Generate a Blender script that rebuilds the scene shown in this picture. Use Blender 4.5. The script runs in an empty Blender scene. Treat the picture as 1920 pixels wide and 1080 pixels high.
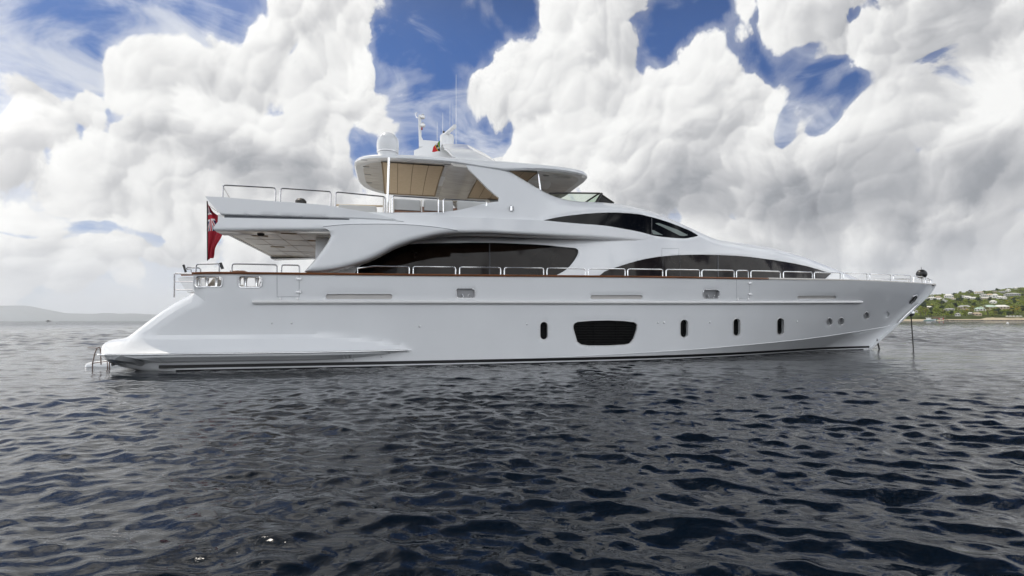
import bpy, bmesh, math, random
import numpy as np
from mathutils import Vector, Matrix
from mathutils.geometry import delaunay_2d_cdt

R = math.radians
sc = bpy.context.scene
col = sc.collection
rng = np.random.default_rng(7)
random.seed(7)

# ------------------------------------------------------------------ camera
FPX = 930.0                       # focal length in photo pixels (1920 wide)
YAW, PITCH, ROLL = R(13.07), math.atan(60 / FPX), 0.0017
CAM = np.array([0.0, 0.0, 1.31])
_f = np.array([math.sin(YAW) * math.cos(PITCH), math.cos(YAW) * math.cos(PITCH), math.sin(PITCH)])
_h = np.array([math.cos(YAW), -math.sin(YAW), 0.0])
_v = np.cross(_h, _f)
C_R = _h * math.cos(ROLL) - _v * math.sin(ROLL)
C_U = _h * math.sin(ROLL) + _v * math.cos(ROLL)
cam_d = bpy.data.cameras.new('camera')
cam = bpy.data.objects.new('camera', cam_d)
col.objects.link(cam)
cam.matrix_world = Matrix(((C_R[0], C_U[0], -_f[0], CAM[0]), (C_R[1], C_U[1], -_f[1], CAM[1]),
                           (C_R[2], C_U[2], -_f[2], CAM[2]), (0, 0, 0, 1)))
cam_d.sensor_width = 36
cam_d.lens = FPX / 1920 * 36
cam_d.clip_start = 0.1
cam_d.clip_end = 100000
sc.camera = cam

def ray(px, py):
    """direction of the sight line through a point of the photograph"""
    return _f + (px - 960) / FPX * C_R + (540 - py) / FPX * C_U

def azel(px, py):
    d = ray(px, py)
    return math.degrees(math.atan2(d[0], d[1])), math.degrees(math.atan2(d[2], math.hypot(d[0], d[1])))

# ------------------------------------------------------------------ sun, sky
SUN_AZ, SUN_EL = R(-38), R(60)     # azimuth measured from +Y towards +X
sun_dir = Vector((math.sin(SUN_AZ) * math.cos(SUN_EL), math.cos(SUN_AZ) * math.cos(SUN_EL), math.sin(SUN_EL)))
sd = bpy.data.lights.new('sun', 'SUN')
sd.energy = 2.6
sd.angle = R(0.53)
sd.color = (1.0, 0.93, 0.82)
so = bpy.data.objects.new('sun', sd)
col.objects.link(so)
so.rotation_euler = sun_dir.to_track_quat('Z', 'Y').to_euler()
so.location = (-40, 10, 40)

sc.view_settings.view_transform = 'Standard'
sc.view_settings.look = 'None'
sc.view_settings.gamma = 1
sc.view_settings.exposure = 0.13
sc.view_settings.use_curve_mapping = False
sc.cycles.use_adaptive_sampling = True
sc.cycles.adaptive_threshold = 0.02
sc.cycles.adaptive_min_samples = 12
sc.cycles.use_denoising = True
sc.cycles.max_bounces = 8
sc.cycles.diffuse_bounces = 5
sc.cycles.glossy_bounces = 3
sc.cycles.transmission_bounces = 4
sc.cycles.sample_clamp_direct = 1.5
sc.cycles.caustics_reflective = False
sc.cycles.caustics_refractive = False

class NT:
    """small helper to write node trees as expressions"""
    def __init__(self, tree):
        self.t = tree
    def n(self, kind, **kw):
        node = self.t.nodes.new(kind)
        for k, v in kw.items():
            setattr(node, k, v)
        return node
    def put(self, sock, v):
        if hasattr(v, 'is_output') or isinstance(v, bpy.types.NodeSocket):
            self.t.links.new(v, sock)
        elif v is not None:
            sock.default_value = v
    def m(self, op, a, b=None, c=None, clamp=False):
        x = self.n('ShaderNodeMath', operation=op, use_clamp=clamp)
        for i, v in enumerate((a, b, c)):
            self.put(x.inputs[i], v)
        return x.outputs[0]
    def v(self, op, a, b=None, scale=None):
        x = self.n('ShaderNodeVectorMath', operation=op)
        self.put(x.inputs[0], a)
        if b is not None:
            self.put(x.inputs[1], b)
        if scale is not None:
            self.put(x.inputs['Scale'], scale)
        return x.outputs['Value' if op in ('LENGTH', 'DISTANCE', 'DOT_PRODUCT') else 'Vector']
    def noise(self, vec, scale, detail=4, rough=0.5, lac=2.0, dist=0.0, dim='3D', kind='FBM'):
        x = self.n('ShaderNodeTexNoise', noise_dimensions=dim)
        try:
            x.noise_type = kind
        except Exception:
            pass
        self.put(x.inputs['Vector'], vec)
        for k, v in (('Scale', scale), ('Detail', detail), ('Roughness', rough), ('Lacunarity', lac), ('Distortion', dist)):
            self.put(x.inputs[k], v)
        return x.outputs
    def rng(self, x, a, b, c=0.0, d=1.0, kind='SMOOTHSTEP', clamp=True):
        y = self.n('ShaderNodeMapRange', interpolation_type=kind)
        if kind == 'LINEAR':
            y.clamp = clamp
        for i, v in enumerate((x, a, b, c, d)):
            self.put(y.inputs[i], v)
        return y.outputs[0]
    def mix(self, fac, a, b, mode='MIX'):
        x = self.n('ShaderNodeMix', data_type='RGBA', blend_type=mode)
        self.put(x.inputs[0], fac)
        self.put(x.inputs[6], a)
        self.put(x.inputs[7], b)
        return x.outputs[2]
    def xyz(self, a, b, c):
        x = self.n('ShaderNodeCombineXYZ')
        for i, v in enumerate((a, b, c)):
            self.put(x.inputs[i], v)
        return x.outputs[0]

# cloud bodies: (x, y, rx, ry) as sighted in the photograph, stored as azimuth / elevation
CUMULUS = [
    (235, 150, 85, 80), (150, 195, 60, 75), (330, 190, 105, 95), (440, 190, 100, 95), (560, 100, 95, 120), (640, 50, 85, 130),
    (540, 30, 55, 60), (620, 190, 105, 110), (300, 290, 160, 110), (480, 310, 170, 110), (400, 400, 260, 75), (150, 380, 190, 90),
    (600, 370, 120, 70), (40, 200, 55, 45), (90, 500, 200, 75), (380, 460, 260, 50), (640, 440, 200, 90), (600, 520, 300, 60), (20, 330, 70, 120),
    (905, 165, 62, 50), (1000, 170, 115, 95), (1110, 90, 110, 130), (1150, -30, 110, 100), (1040, 40, 50, 60), (990, 265, 60, 45), (960, 310, 50, 40), (1240, 190, 150, 110),
    (1350, 200, 100, 85), (1440, 180, 56, 48), (1405, 240, 80, 55), (1130, 290, 190, 110), (1350, 330, 240, 95), (1580, 300, 150, 75),
    (1608, 212, 46, 44), (1700, 225, 95, 80), (1800, 250, 130, 90), (1900, 270, 110, 90), (1480, 380, 220, 80), (1720, 380, 280, 100),
    (1560, 470, 380, 55), (1850, 480, 200, 60), (1700, 520, 300, 40), (880, 400, 240, 90), (800, 480, 300, 70),
    (1230, 440, 230, 70), (120, 250, 110, 90), (1760, 30, 230, 105), (1520, 10, 160, 62), (1890, 110, 160, 95), (1620, 60, 110, 62), (1390, -10, 70, 45),
    (-200, 300, 160, 240), (2100, 200, 200, 260),
]
GREY = [  # tone of the cloud underparts: (x, y, rx, ry, weight)
    (270, 255, 110, 55, -.16), (430, 300, 120, 50, -.14), (560, 330, 120, 50, -.16), (620, 240, 100, 70, -.10), (180, 330, 120, 50, -.12), (540, 350, 60, 35, -.12),
    (1330, 290, 160, 70, -.15), (1430, 400, 190, 62, -.22), (1250, 380, 120, 60, -.15), (1720, 395, 230, 80, -.22), (1560, 330, 160, 55, -.20),
    (1880, 300, 90, 60, -.22), (1860, 440, 160, 40, -.18), (1600, 468, 120, 30, .16), (1200, 120, 130, 90, -.04),
    (1750, 60, 300, 120, -.13), (1850, 205, 45, 40, .16), (1000, 160, 140, 90, .04), (1660, 200, 100, 45, .06),
    (1480, 480, 200, 28, -.12), (1850, 530, 300, 40, -.05), (150, 560, 300, 40, -.06), (60, 420, 150, 60, -.03), (1160, 350, 120, 70, .04), (1640, 500, 120, 22, -.18),
]
HOLES = [(1600, 165, 88, 46), (1560, 215, 40, 40), (1500, 215, 40, 50), (1520, 125, 62, 26), (1300, 30, 60, 60), (915, 262, 62, 26), (700, 275, 60, 60), (780, 60, 60, 120)]

def build_world():
    w = bpy.data.worlds.new('World')
    sc.world = w
    w.use_nodes = True
    t = w.node_tree
    t.nodes.clear()

    # --- reusable cloud density field: vector (azimuth, elevation) in tens of degrees -> density
    def ell(N, q, x, y, rx, ry):
        a, e = azel(x, y)
        kx = 20 / (azel(x + rx, y)[0] - azel(x - rx, y)[0])
        ky = 20 / (azel(x, y - ry)[1] - azel(x, y + ry)[1])
        z = N.n('ShaderNodeVectorMath', operation='MULTIPLY_ADD')
        N.put(z.inputs[0], q)
        z.inputs[1].default_value = (kx, ky, 0)
        z.inputs[2].default_value = (-a / 10 * kx, -e / 10 * ky, 0)
        return N.v('LENGTH', z.outputs[0])
    N = NT(t)
    tc = N.n('ShaderNodeTexCoord')
    D = tc.outputs['Generated']
    sp = N.n('ShaderNodeSeparateXYZ')
    N.put(sp.inputs[0], D)
    az = N.m('MULTIPLY', N.m('ARCTAN2', sp.outputs[0], sp.outputs[1]), 5.7295779)
    el = N.m('MULTIPLY', N.m('ARCSINE', sp.outputs[2]), 5.7295779)
    p = N.xyz(az, el, 0.0)
    w1 = N.v('SUBTRACT', N.noise(p, 0.9, 1, 0.5, dim='2D')[1], (.5, .5, .5))
    q = N.v('MULTIPLY_ADD', w1, (0.50, 0.50, 0))
    N.put(q.node.inputs[2], p)
    acc = None
    for c in CUMULUS:
        f = ell(N, q, *c)
        acc = f if acc is None else N.m('SMOOTH_MIN', acc, f, 0.25)
    acc = N.m('SUBTRACT', 1.0, acc)
    for c in HOLES:
        f = N.m('MULTIPLY_ADD', ell(N, q, *c), 1.1, -0.85)
        acc = N.m('SMOOTH_MIN', acc, f, 0.2)
    for c in ((270, 440, 190, 17), (10, 430, 80, 14), (640, 470, 90, 12)):
        f = N.m('MULTIPLY_ADD', ell(N, q, *c), 0.55, -0.26)
        acc = N.m('SMOOTH_MIN', acc, f, 0.2)
    # the rest of the sky: broken cloud all round, brightened behind the camera to light the hull
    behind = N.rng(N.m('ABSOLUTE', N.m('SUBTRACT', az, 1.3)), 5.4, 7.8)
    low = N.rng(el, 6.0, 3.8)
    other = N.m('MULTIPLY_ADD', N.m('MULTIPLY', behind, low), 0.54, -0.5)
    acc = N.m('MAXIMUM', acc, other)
    acc = N.m('MINIMUM', acc, 0.55)

    # billows at three sizes: rounded lobes, each lit from the upper left
    wf = N.v('SUBTRACT', N.noise(q, 2.4, 6, 0.66, dim='2D')[1], (.5, .5, .5))
    fb = N.m('SUBTRACT', N.noise(q, 2.6, 7, 0.58, dim='2D')[0], 0.5)
    n0, relief_ = None, None
    for scale, wa, hgt, lit, smooth in ((0.95, .42, .62, .20, .6), (2.3, .36, .38, .17, .55), (5.4, .20, .20, .09, .5)):
        qq = N.v('MULTIPLY_ADD', wf, (wa, wa, 0))
        N.put(qq.node.inputs[2], q)
        qq = N.v('ADD', qq, (scale * 1.7, scale * .9, 0))
        vo = N.n('ShaderNodeTexVoronoi', feature='SMOOTH_F1', voronoi_dimensions='2D')
        N.put(vo.inputs['Vector'], qq)
        vo.inputs['Scale'].default_value = scale
        vo.inputs['Detail'].default_value = 0
        vo.inputs['Smoothness'].default_value = smooth
        dd = vo.outputs['Distance']
        h = N.m('MULTIPLY_ADD', N.m('MULTIPLY', dd, dd), -hgt * 2.0, hgt * .5)
        l = N.v('DOT_PRODUCT', N.v('SUBTRACT', qq, vo.outputs['Position']), (-.62 * scale * lit, .78 * scale * lit, 0))
        l = N.m('MULTIPLY_ADD', N.m('MULTIPLY', dd, dd), -.16 * lit, l)
        n0 = h if n0 is None else N.m('ADD', n0, h)
        relief_ = l if relief_ is None else N.m('ADD', relief_, l)
    n0 = N.m('MULTIPLY_ADD', fb, 0.55, N.m('ADD', n0, 0.10))
    d0 = N.m('ADD', acc, n0)
    mask = N.m('MAXIMUM', N.rng(d0, 0.09, 0.30), N.m('MULTIPLY', N.rng(d0, -0.22, 0.22), 0.26))

    sky = N.n('ShaderNodeTexSky', sky_type='NISHITA')
    sky.sun_disc = False
    sky.sun_elevation = SUN_EL
    sky.sun_rotation = SUN_AZ
    sky.altitude = 0
    sky.air_density = 1.0
    sky.dust_density = 0.6
    sky.ozone_density = 2.0
    blue = N.mix(1.0, sky.outputs[0], SKY_GAIN, 'MULTIPLY')
    blue = N.v('SCALE', blue, scale=N.rng(el, 2.8, 4.6, 1.0, 0.16))

    # thin high veil, streaked, thickest low on the left
    vv = N.v('MULTIPLY', p, (1.0, 2.4, 1.0))
    vr = N.n('ShaderNodeVectorRotate', rotation_type='Z_AXIS')
    N.put(vr.inputs['Vector'], vv)
    vr.inputs['Angle'].default_value = R(-24)
    veil = N.noise(vr.outputs[0], 0.9, 5, 0.6, dist=0.5, dim='2D')[0]
    lft = N.rng(az, 1.2, -3.2)
    lowv = N.rng(el, 3.0, 0.9)
    vb = N.m('MULTIPLY_ADD', lft, 0.10, N.m('MULTIPLY', lowv, 0.30))
    vfac = N.m('MULTIPLY', N.rng(N.m('ADD', veil, vb), 0.52, 0.92), 0.85)
    vfac = N.m('MULTIPLY', vfac, N.rng(el, 6.5, 4.0, 0.35, 1.0))
    blue = N.mix(vfac, blue, (6.6, 6.9, 7.5, 1))

    # cloud tone: lit towards the sun side, grey underparts
    tone = None
    for (x, y, rx, ry, wgt) in GREY:
        s = N.rng(ell(N, q, x, y, rx, ry), 1.6, 0.1, 0.0, wgt)
        tone = s if tone is None else N.m('ADD', tone, s)
    thick = N.rng(d0, 0.35, 1.1)
    tone = N.m('ADD', tone, N.m('MULTIPLY_ADD', fb, 0.20, N.m('MULTIPLY_ADD', relief_, 0.98, 0.895)))
    tone = N.m('SUBTRACT', tone, N.m('MULTIPLY', thick, 0.05))
    tone = N.m('MAXIMUM', N.m('MINIMUM', tone, 0.97), 0.30)
    ramp = N.n('ShaderNodeValToRGB')
    N.put(ramp.inputs[0], tone)
    cr = ramp.color_ramp
    cr.elements[0].position = 0.30
    cr.elements[0].color = (0.155, 0.165, 0.190, 1)
    cr.elements[1].position = 0.97
    cr.elements[1].color = (1.0, 1.0, 0.985, 1)
    for pos, c in ((0.50, (0.33, 0.345, 0.375, 1)), (0.70, (0.60, 0.605, 0.62, 1)), (0.84, (0.86, 0.86, 0.855, 1))):
        k = cr.elements.new(pos)
        k.color = c
    cl = N.v('SCALE', ramp.outputs[0], scale=N.m('MULTIPLY_ADD', behind, BEHIND_GAIN, CLOUD_GAIN))  # extra gain behind the camera, added to light the near hull side
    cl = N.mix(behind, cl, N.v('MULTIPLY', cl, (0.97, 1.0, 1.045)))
    skyc = N.mix(mask, blue, cl)
    # horizon murk
    hz = N.rng(el, 0.95, 0.0, 0.0, 0.55)
    skyc = N.mix(hz, skyc, (7.0, 7.3, 7.8, 1))
    # added glows above and left of the frame, put in to silver the water
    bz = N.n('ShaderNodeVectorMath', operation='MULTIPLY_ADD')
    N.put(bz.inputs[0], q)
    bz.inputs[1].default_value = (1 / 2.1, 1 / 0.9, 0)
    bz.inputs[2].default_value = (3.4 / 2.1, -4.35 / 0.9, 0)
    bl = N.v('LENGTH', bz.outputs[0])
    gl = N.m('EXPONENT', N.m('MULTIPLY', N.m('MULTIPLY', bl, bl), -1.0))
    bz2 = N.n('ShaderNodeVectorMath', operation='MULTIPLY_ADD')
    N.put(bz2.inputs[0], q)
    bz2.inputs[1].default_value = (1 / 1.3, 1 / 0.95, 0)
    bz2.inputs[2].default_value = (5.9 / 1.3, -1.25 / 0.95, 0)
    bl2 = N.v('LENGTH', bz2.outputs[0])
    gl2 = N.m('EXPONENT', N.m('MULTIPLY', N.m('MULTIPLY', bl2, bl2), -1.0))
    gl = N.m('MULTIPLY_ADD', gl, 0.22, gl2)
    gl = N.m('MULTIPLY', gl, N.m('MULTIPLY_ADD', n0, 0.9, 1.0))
    skyc = N.v('ADD', skyc, N.v('SCALE', (1.0, 0.96, 0.90), scale=N.m('MULTIPLY', gl, GLOW_GAIN)))
    bg = N.n('ShaderNodeBackground')
    N.put(bg.inputs[0], skyc)
    bg.inputs[1].default_value = 0.1
    out = N.n('ShaderNodeOutputWorld')
    N.put(out.inputs[0], bg.outputs[0])
    w.cycles.sampling_method = 'MANUAL'
    w.cycles.sample_map_resolution = 512

SKY_GAIN = (0.125, 0.345, 0.67, 1)
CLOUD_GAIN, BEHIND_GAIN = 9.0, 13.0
GLOW_GAIN = 68.0  # strength of the added glows outside the frame
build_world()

# ------------------------------------------------------------------ numeric helpers
def pchip(pts):
    x = np.array([p[0] for p in pts], float)
    y = np.array([p[1] for p in pts], float)
    h = np.diff(x)
    dl = np.diff(y) / h
    m = np.zeros_like(y)
    for i in range(1, len(x) - 1):
        if dl[i - 1] * dl[i] > 0:
            w1, w2 = 2 * h[i] + h[i - 1], h[i] + 2 * h[i - 1]
            m[i] = (w1 + w2) / (w1 / dl[i - 1] + w2 / dl[i])
    m[0], m[-1] = dl[0], dl[-1]
    def f(q):
        q = np.asarray(q, float)
        i = np.clip(np.searchsorted(x, q) - 1, 0, len(h) - 1)
        t = (q - x[i]) / h[i]
        tc = np.clip(t, 0, 1)
        v = ((2 * tc**3 - 3 * tc**2 + 1) * y[i] + (tc**3 - 2 * tc**2 + tc) * h[i] * m[i]
             + (-2 * tc**3 + 3 * tc**2) * y[i + 1] + (tc**3 - tc**2) * h[i] * m[i + 1])
        return v + np.where(t < 0, t * h[i] * m[0], 0) + np.where(t > 1, (t - 1) * h[i] * m[-1], 0)
    return f

def sstep(a, b, x):
    t = np.clip((np.asarray(x, float) - a) / (b - a), 0, 1)
    return t * t * (3 - 2 * t)

def spl(pts, step=4.0):
    """smooth curve (centripetal Catmull-Rom) through traced points"""
    p = [np.array(q, float) for q in pts]
    p = [2 * p[0] - p[1]] + p + [2 * p[-1] - p[-2]]
    out = []
    for i in range(1, len(p) - 2):
        a, b, c, d = p[i - 1:i + 3]
        t0, t1 = 0.0, np.linalg.norm(b - a) ** .5 + 1e-9
        t2 = t1 + np.linalg.norm(c - b) ** .5 + 1e-9
        t3 = t2 + np.linalg.norm(d - c) ** .5 + 1e-9
        n = max(1, int(np.linalg.norm(c - b) / step))
        for k in range(n):
            t = t1 + (t2 - t1) * k / n
            A1 = (t1 - t) / (t1 - t0) * a + (t - t0) / (t1 - t0) * b
            A2 = (t2 - t) / (t2 - t1) * b + (t - t1) / (t2 - t1) * c
            A3 = (t3 - t) / (t3 - t2) * c + (t - t2) / (t3 - t2) * d
            B1 = (t2 - t) / (t2 - t0) * A1 + (t - t0) / (t2 - t0) * A2
            B2 = (t3 - t) / (t3 - t1) * A2 + (t - t1) / (t3 - t1) * A3
            out.append(tuple((t2 - t) / (t2 - t1) * B1 + (t - t1) / (t2 - t1) * B2))
    out.append(tuple(p[-2]))
    return out

def S(px, py, Yf):
    """where the sight line through a photo point meets the surface Y = Yf(X, Z)"""
    d = ray(px, py)
    Y = 15.0
    for _ in range(60):
        t = Y / d[1]
        X, Z = t * d[0], CAM[2] + t * d[2]
        Yn = float(Yf(X, Z)) if callable(Yf) else float(Yf)
        Y = Y + 0.5 * (Yn - Y)
    t = Y / d[1]
    return np.array([t * d[0], Y, CAM[2] + t * d[2]])

def SX(pts, Yf):
    r = []
    for p in pts:
        q = S(p[0], p[1], Yf)
        r.append((q[0], q[2]))
    return r

def in_poly(P, poly):
    x, y = P[:, 0], P[:, 1]
    ins = np.zeros(len(P), bool)
    n = len(poly)
    for i in range(n):
        x1, y1 = poly[i]
        x2, y2 = poly[(i + 1) % n]
        if y1 == y2:
            continue
        c = ((y1 > y) != (y2 > y)) & (x < (x2 - x1) * (y - y1) / (y2 - y1) + x1)
        ins ^= c
    return ins

def seg_dist(P, segs, lim=0.5):
    """distance of points to line segments, exact up to lim"""
    d = np.full(len(P), 1e9)
    order = np.argsort(P[:, 0])
    xs_ = P[order, 0]
    for (a, b) in segs:
        a, b = np.array(a), np.array(b)
        i0 = np.searchsorted(xs_, min(a[0], b[0]) - lim)
        i1 = np.searchsorted(xs_, max(a[0], b[0]) + lim)
        k = order[i0:i1]
        Q = P[k]
        if not len(Q):
            continue
        ab = b - a
        L = max(ab @ ab, 1e-12)
        t = np.clip(((Q - a) @ ab) / L, 0, 1)
        d[k] = np.minimum(d[k], np.hypot(Q[:, 0] - a[0] - t * ab[0], Q[:, 1] - a[1] - t * ab[1]))
    return d

def resample(poly, step, closed=True):
    out = []
    n = len(poly)
    for i in range(n if closed else n - 1):
        a, b = np.array(poly[i]), np.array(poly[(i + 1) % n])
        k = max(1, int(np.ceil(np.linalg.norm(b - a) / step)))
        out += [tuple(a + (b - a) * j / k) for j in range(k)]
    if not closed:
        out.append(tuple(poly[-1]))
    return out

def rrect(x0, y0, x1, y1, r, n=5):
    pts = []
    for cx, cy, a0 in ((x1 - r, y0 + r, -90), (x1 - r, y1 - r, 0), (x0 + r, y1 - r, 90), (x0 + r, y0 + r, 180)):
        for k in range(n + 1):
            a = R(a0 + 90 * k / n)
            pts.append((cx + r * math.cos(a), cy + r * math.sin(a)))
    return pts

def ellipse(cx, cy, rx, ry, n=20):
    return [(cx + rx * math.cos(2 * math.pi * k / n), cy + ry * math.sin(2 * math.pi * k / n)) for k in range(n)]

# ------------------------------------------------------------------ object helpers
def tag(o, label=None, cat=None, group=None, kind=None):
    if label:
        o['label'] = label
    if cat:
        o['category'] = cat
    if group:
        o['group'] = group
    if kind:
        o['kind'] = kind
    return o

def empty(name, loc, label, cat, group=None):
    o = bpy.data.objects.new(name, None)
    o.empty_display_size = 0.3
    o.location = loc
    col.objects.link(o)
    return tag(o, label, cat, group)

def link(name, me, mat, parent=None):
    o = bpy.data.objects.new(name, me)
    col.objects.link(o)
    if mat is not None and not me.materials:
        me.materials.append(mat)
    if parent is not None:
        o.parent = parent
        pl = parent
        off = Vector((0, 0, 0))
        while pl is not None:
            off += pl.location
            pl = pl.parent
        o.location = -off           # meshes are written in world metres
    return o

def finish(me, sharp=38):
    me.polygons.foreach_set('use_smooth', [True] * len(me.polygons))
    if sharp:
        me.set_sharp_from_angle(angle=R(sharp))
    me.update()

class MB:
    def __init__(self):
        self.V, self.F = [], []
    def add(self, V, F):
        o = len(self.V)
        self.V += [tuple(map(float, v)) for v in V]
        self.F += [tuple(i + o for i in f) for f in F]
        return self
    def box(self, x0, y0, z0, x1, y1, z1):
        V = [(x, y, z) for z in (z0, z1) for y in (y0, y1) for x in (x0, x1)]
        return self.add(V, [(0, 2, 3, 1), (4, 5, 7, 6), (0, 1, 5, 4), (2, 6, 7, 3), (0, 4, 6, 2), (1, 3, 7, 5)])
    def rbox(self, x0, y0, z0, x1, y1, z1, r, n=3):
        """box with rounded vertical and top edges: stacked rounded rectangles"""
        rings = []
        r = min(r, (x1 - x0) / 2.01, (y1 - y0) / 2.01, (z1 - z0) / 1.01)
        prof = [(0, z0)] + [(r * (1 - math.cos(R(90 * k / n))), z1 - r + r * math.sin(R(90 * k / n))) for k in range(n + 1)]
        for ins, z in prof:
            rr = max(r - ins, 0.002)
            rings.append([(p[0], p[1], z) for p in rrect(x0 + ins, y0 + ins, x1 - ins, y1 - ins, rr, n)])
        return self.rings(rings, True, True, True)
    def rings(self, rings, closed=True, cap0=False, cap1=False):
        n = len(rings[0])
        V = [p for r in rings for p in r]
        F = []
        for i in range(len(rings) - 1):
            for j in range(n if closed else n - 1):
                k = (j + 1) % n
                F.append((i * n + j, i * n + k, (i + 1) * n + k, (i + 1) * n + j))
        if cap0:
            F.append(tuple(range(n - 1, -1, -1)))
        if cap1:
            F.append(tuple((len(rings) - 1) * n + j for j in range(n)))
        return self.add(V, F)
    def tube(self, path, r, n=8, caps=True, closed=False):
        P = [np.array(p, float) for p in path]
        rad = r if hasattr(r, '__len__') else [r] * len(P)
        rings = []
        up = None
        m = len(P)
        for i, p in enumerate(P):
            if closed:
                t = P[(i + 1) % m] - P[i - 1]
            else:
                t = P[min(i + 1, m - 1)] - P[max(i - 1, 0)]
            t = t / (np.linalg.norm(t) + 1e-12)
            if up is None:
                up = np.cross(t, (0.3, 0.5, 0.81))
                if np.linalg.norm(up) < .1:
                    up = np.cross(t, (1, 0, 0))
            up = up - t * (up @ t)
            up /= np.linalg.norm(up)
            w = np.cross(t, up)
            rings.append([p + rad[i] * (math.cos(2 * math.pi * k / n) * up + math.sin(2 * math.pi * k / n) * w) for k in range(n)])
        if closed:
            rings.append(rings[0])
        return self.rings(rings, True, caps and not closed, caps and not closed)
    def lathe(self, prof, c, n=24, axis=2):
        rings = []
        for (r, h) in prof:
            ring = []
            for k in range(n):
                a = 2 * math.pi * k / n
                q = [r * math.cos(a), r * math.sin(a), h]
                if axis == 1:
                    q = [q[0], q[2], -q[1]]
                if axis == 0:
                    q = [q[2], q[0], q[1]]
                ring.append((c[0] + q[0], c[1] + q[1], c[2] + q[2]))
            rings.append(ring)
        return self.rings(rings, True, True, True)
    def build(self, name, mat, parent=None, sharp=38):
        me = bpy.data.meshes.new(name)
        me.from_pydata(self.V, [], self.F)
        me.validate()
        bm = bmesh.new()
        bm.from_mesh(me)
        bmesh.ops.recalc_face_normals(bm, faces=bm.faces)
        bm.to_mesh(me)
        bm.free()
        finish(me, sharp)
        return link(name, me, mat, parent)

YC = 17.8
def flip(p):
    return (p[0], 2 * YC - p[1], p[2])

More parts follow.
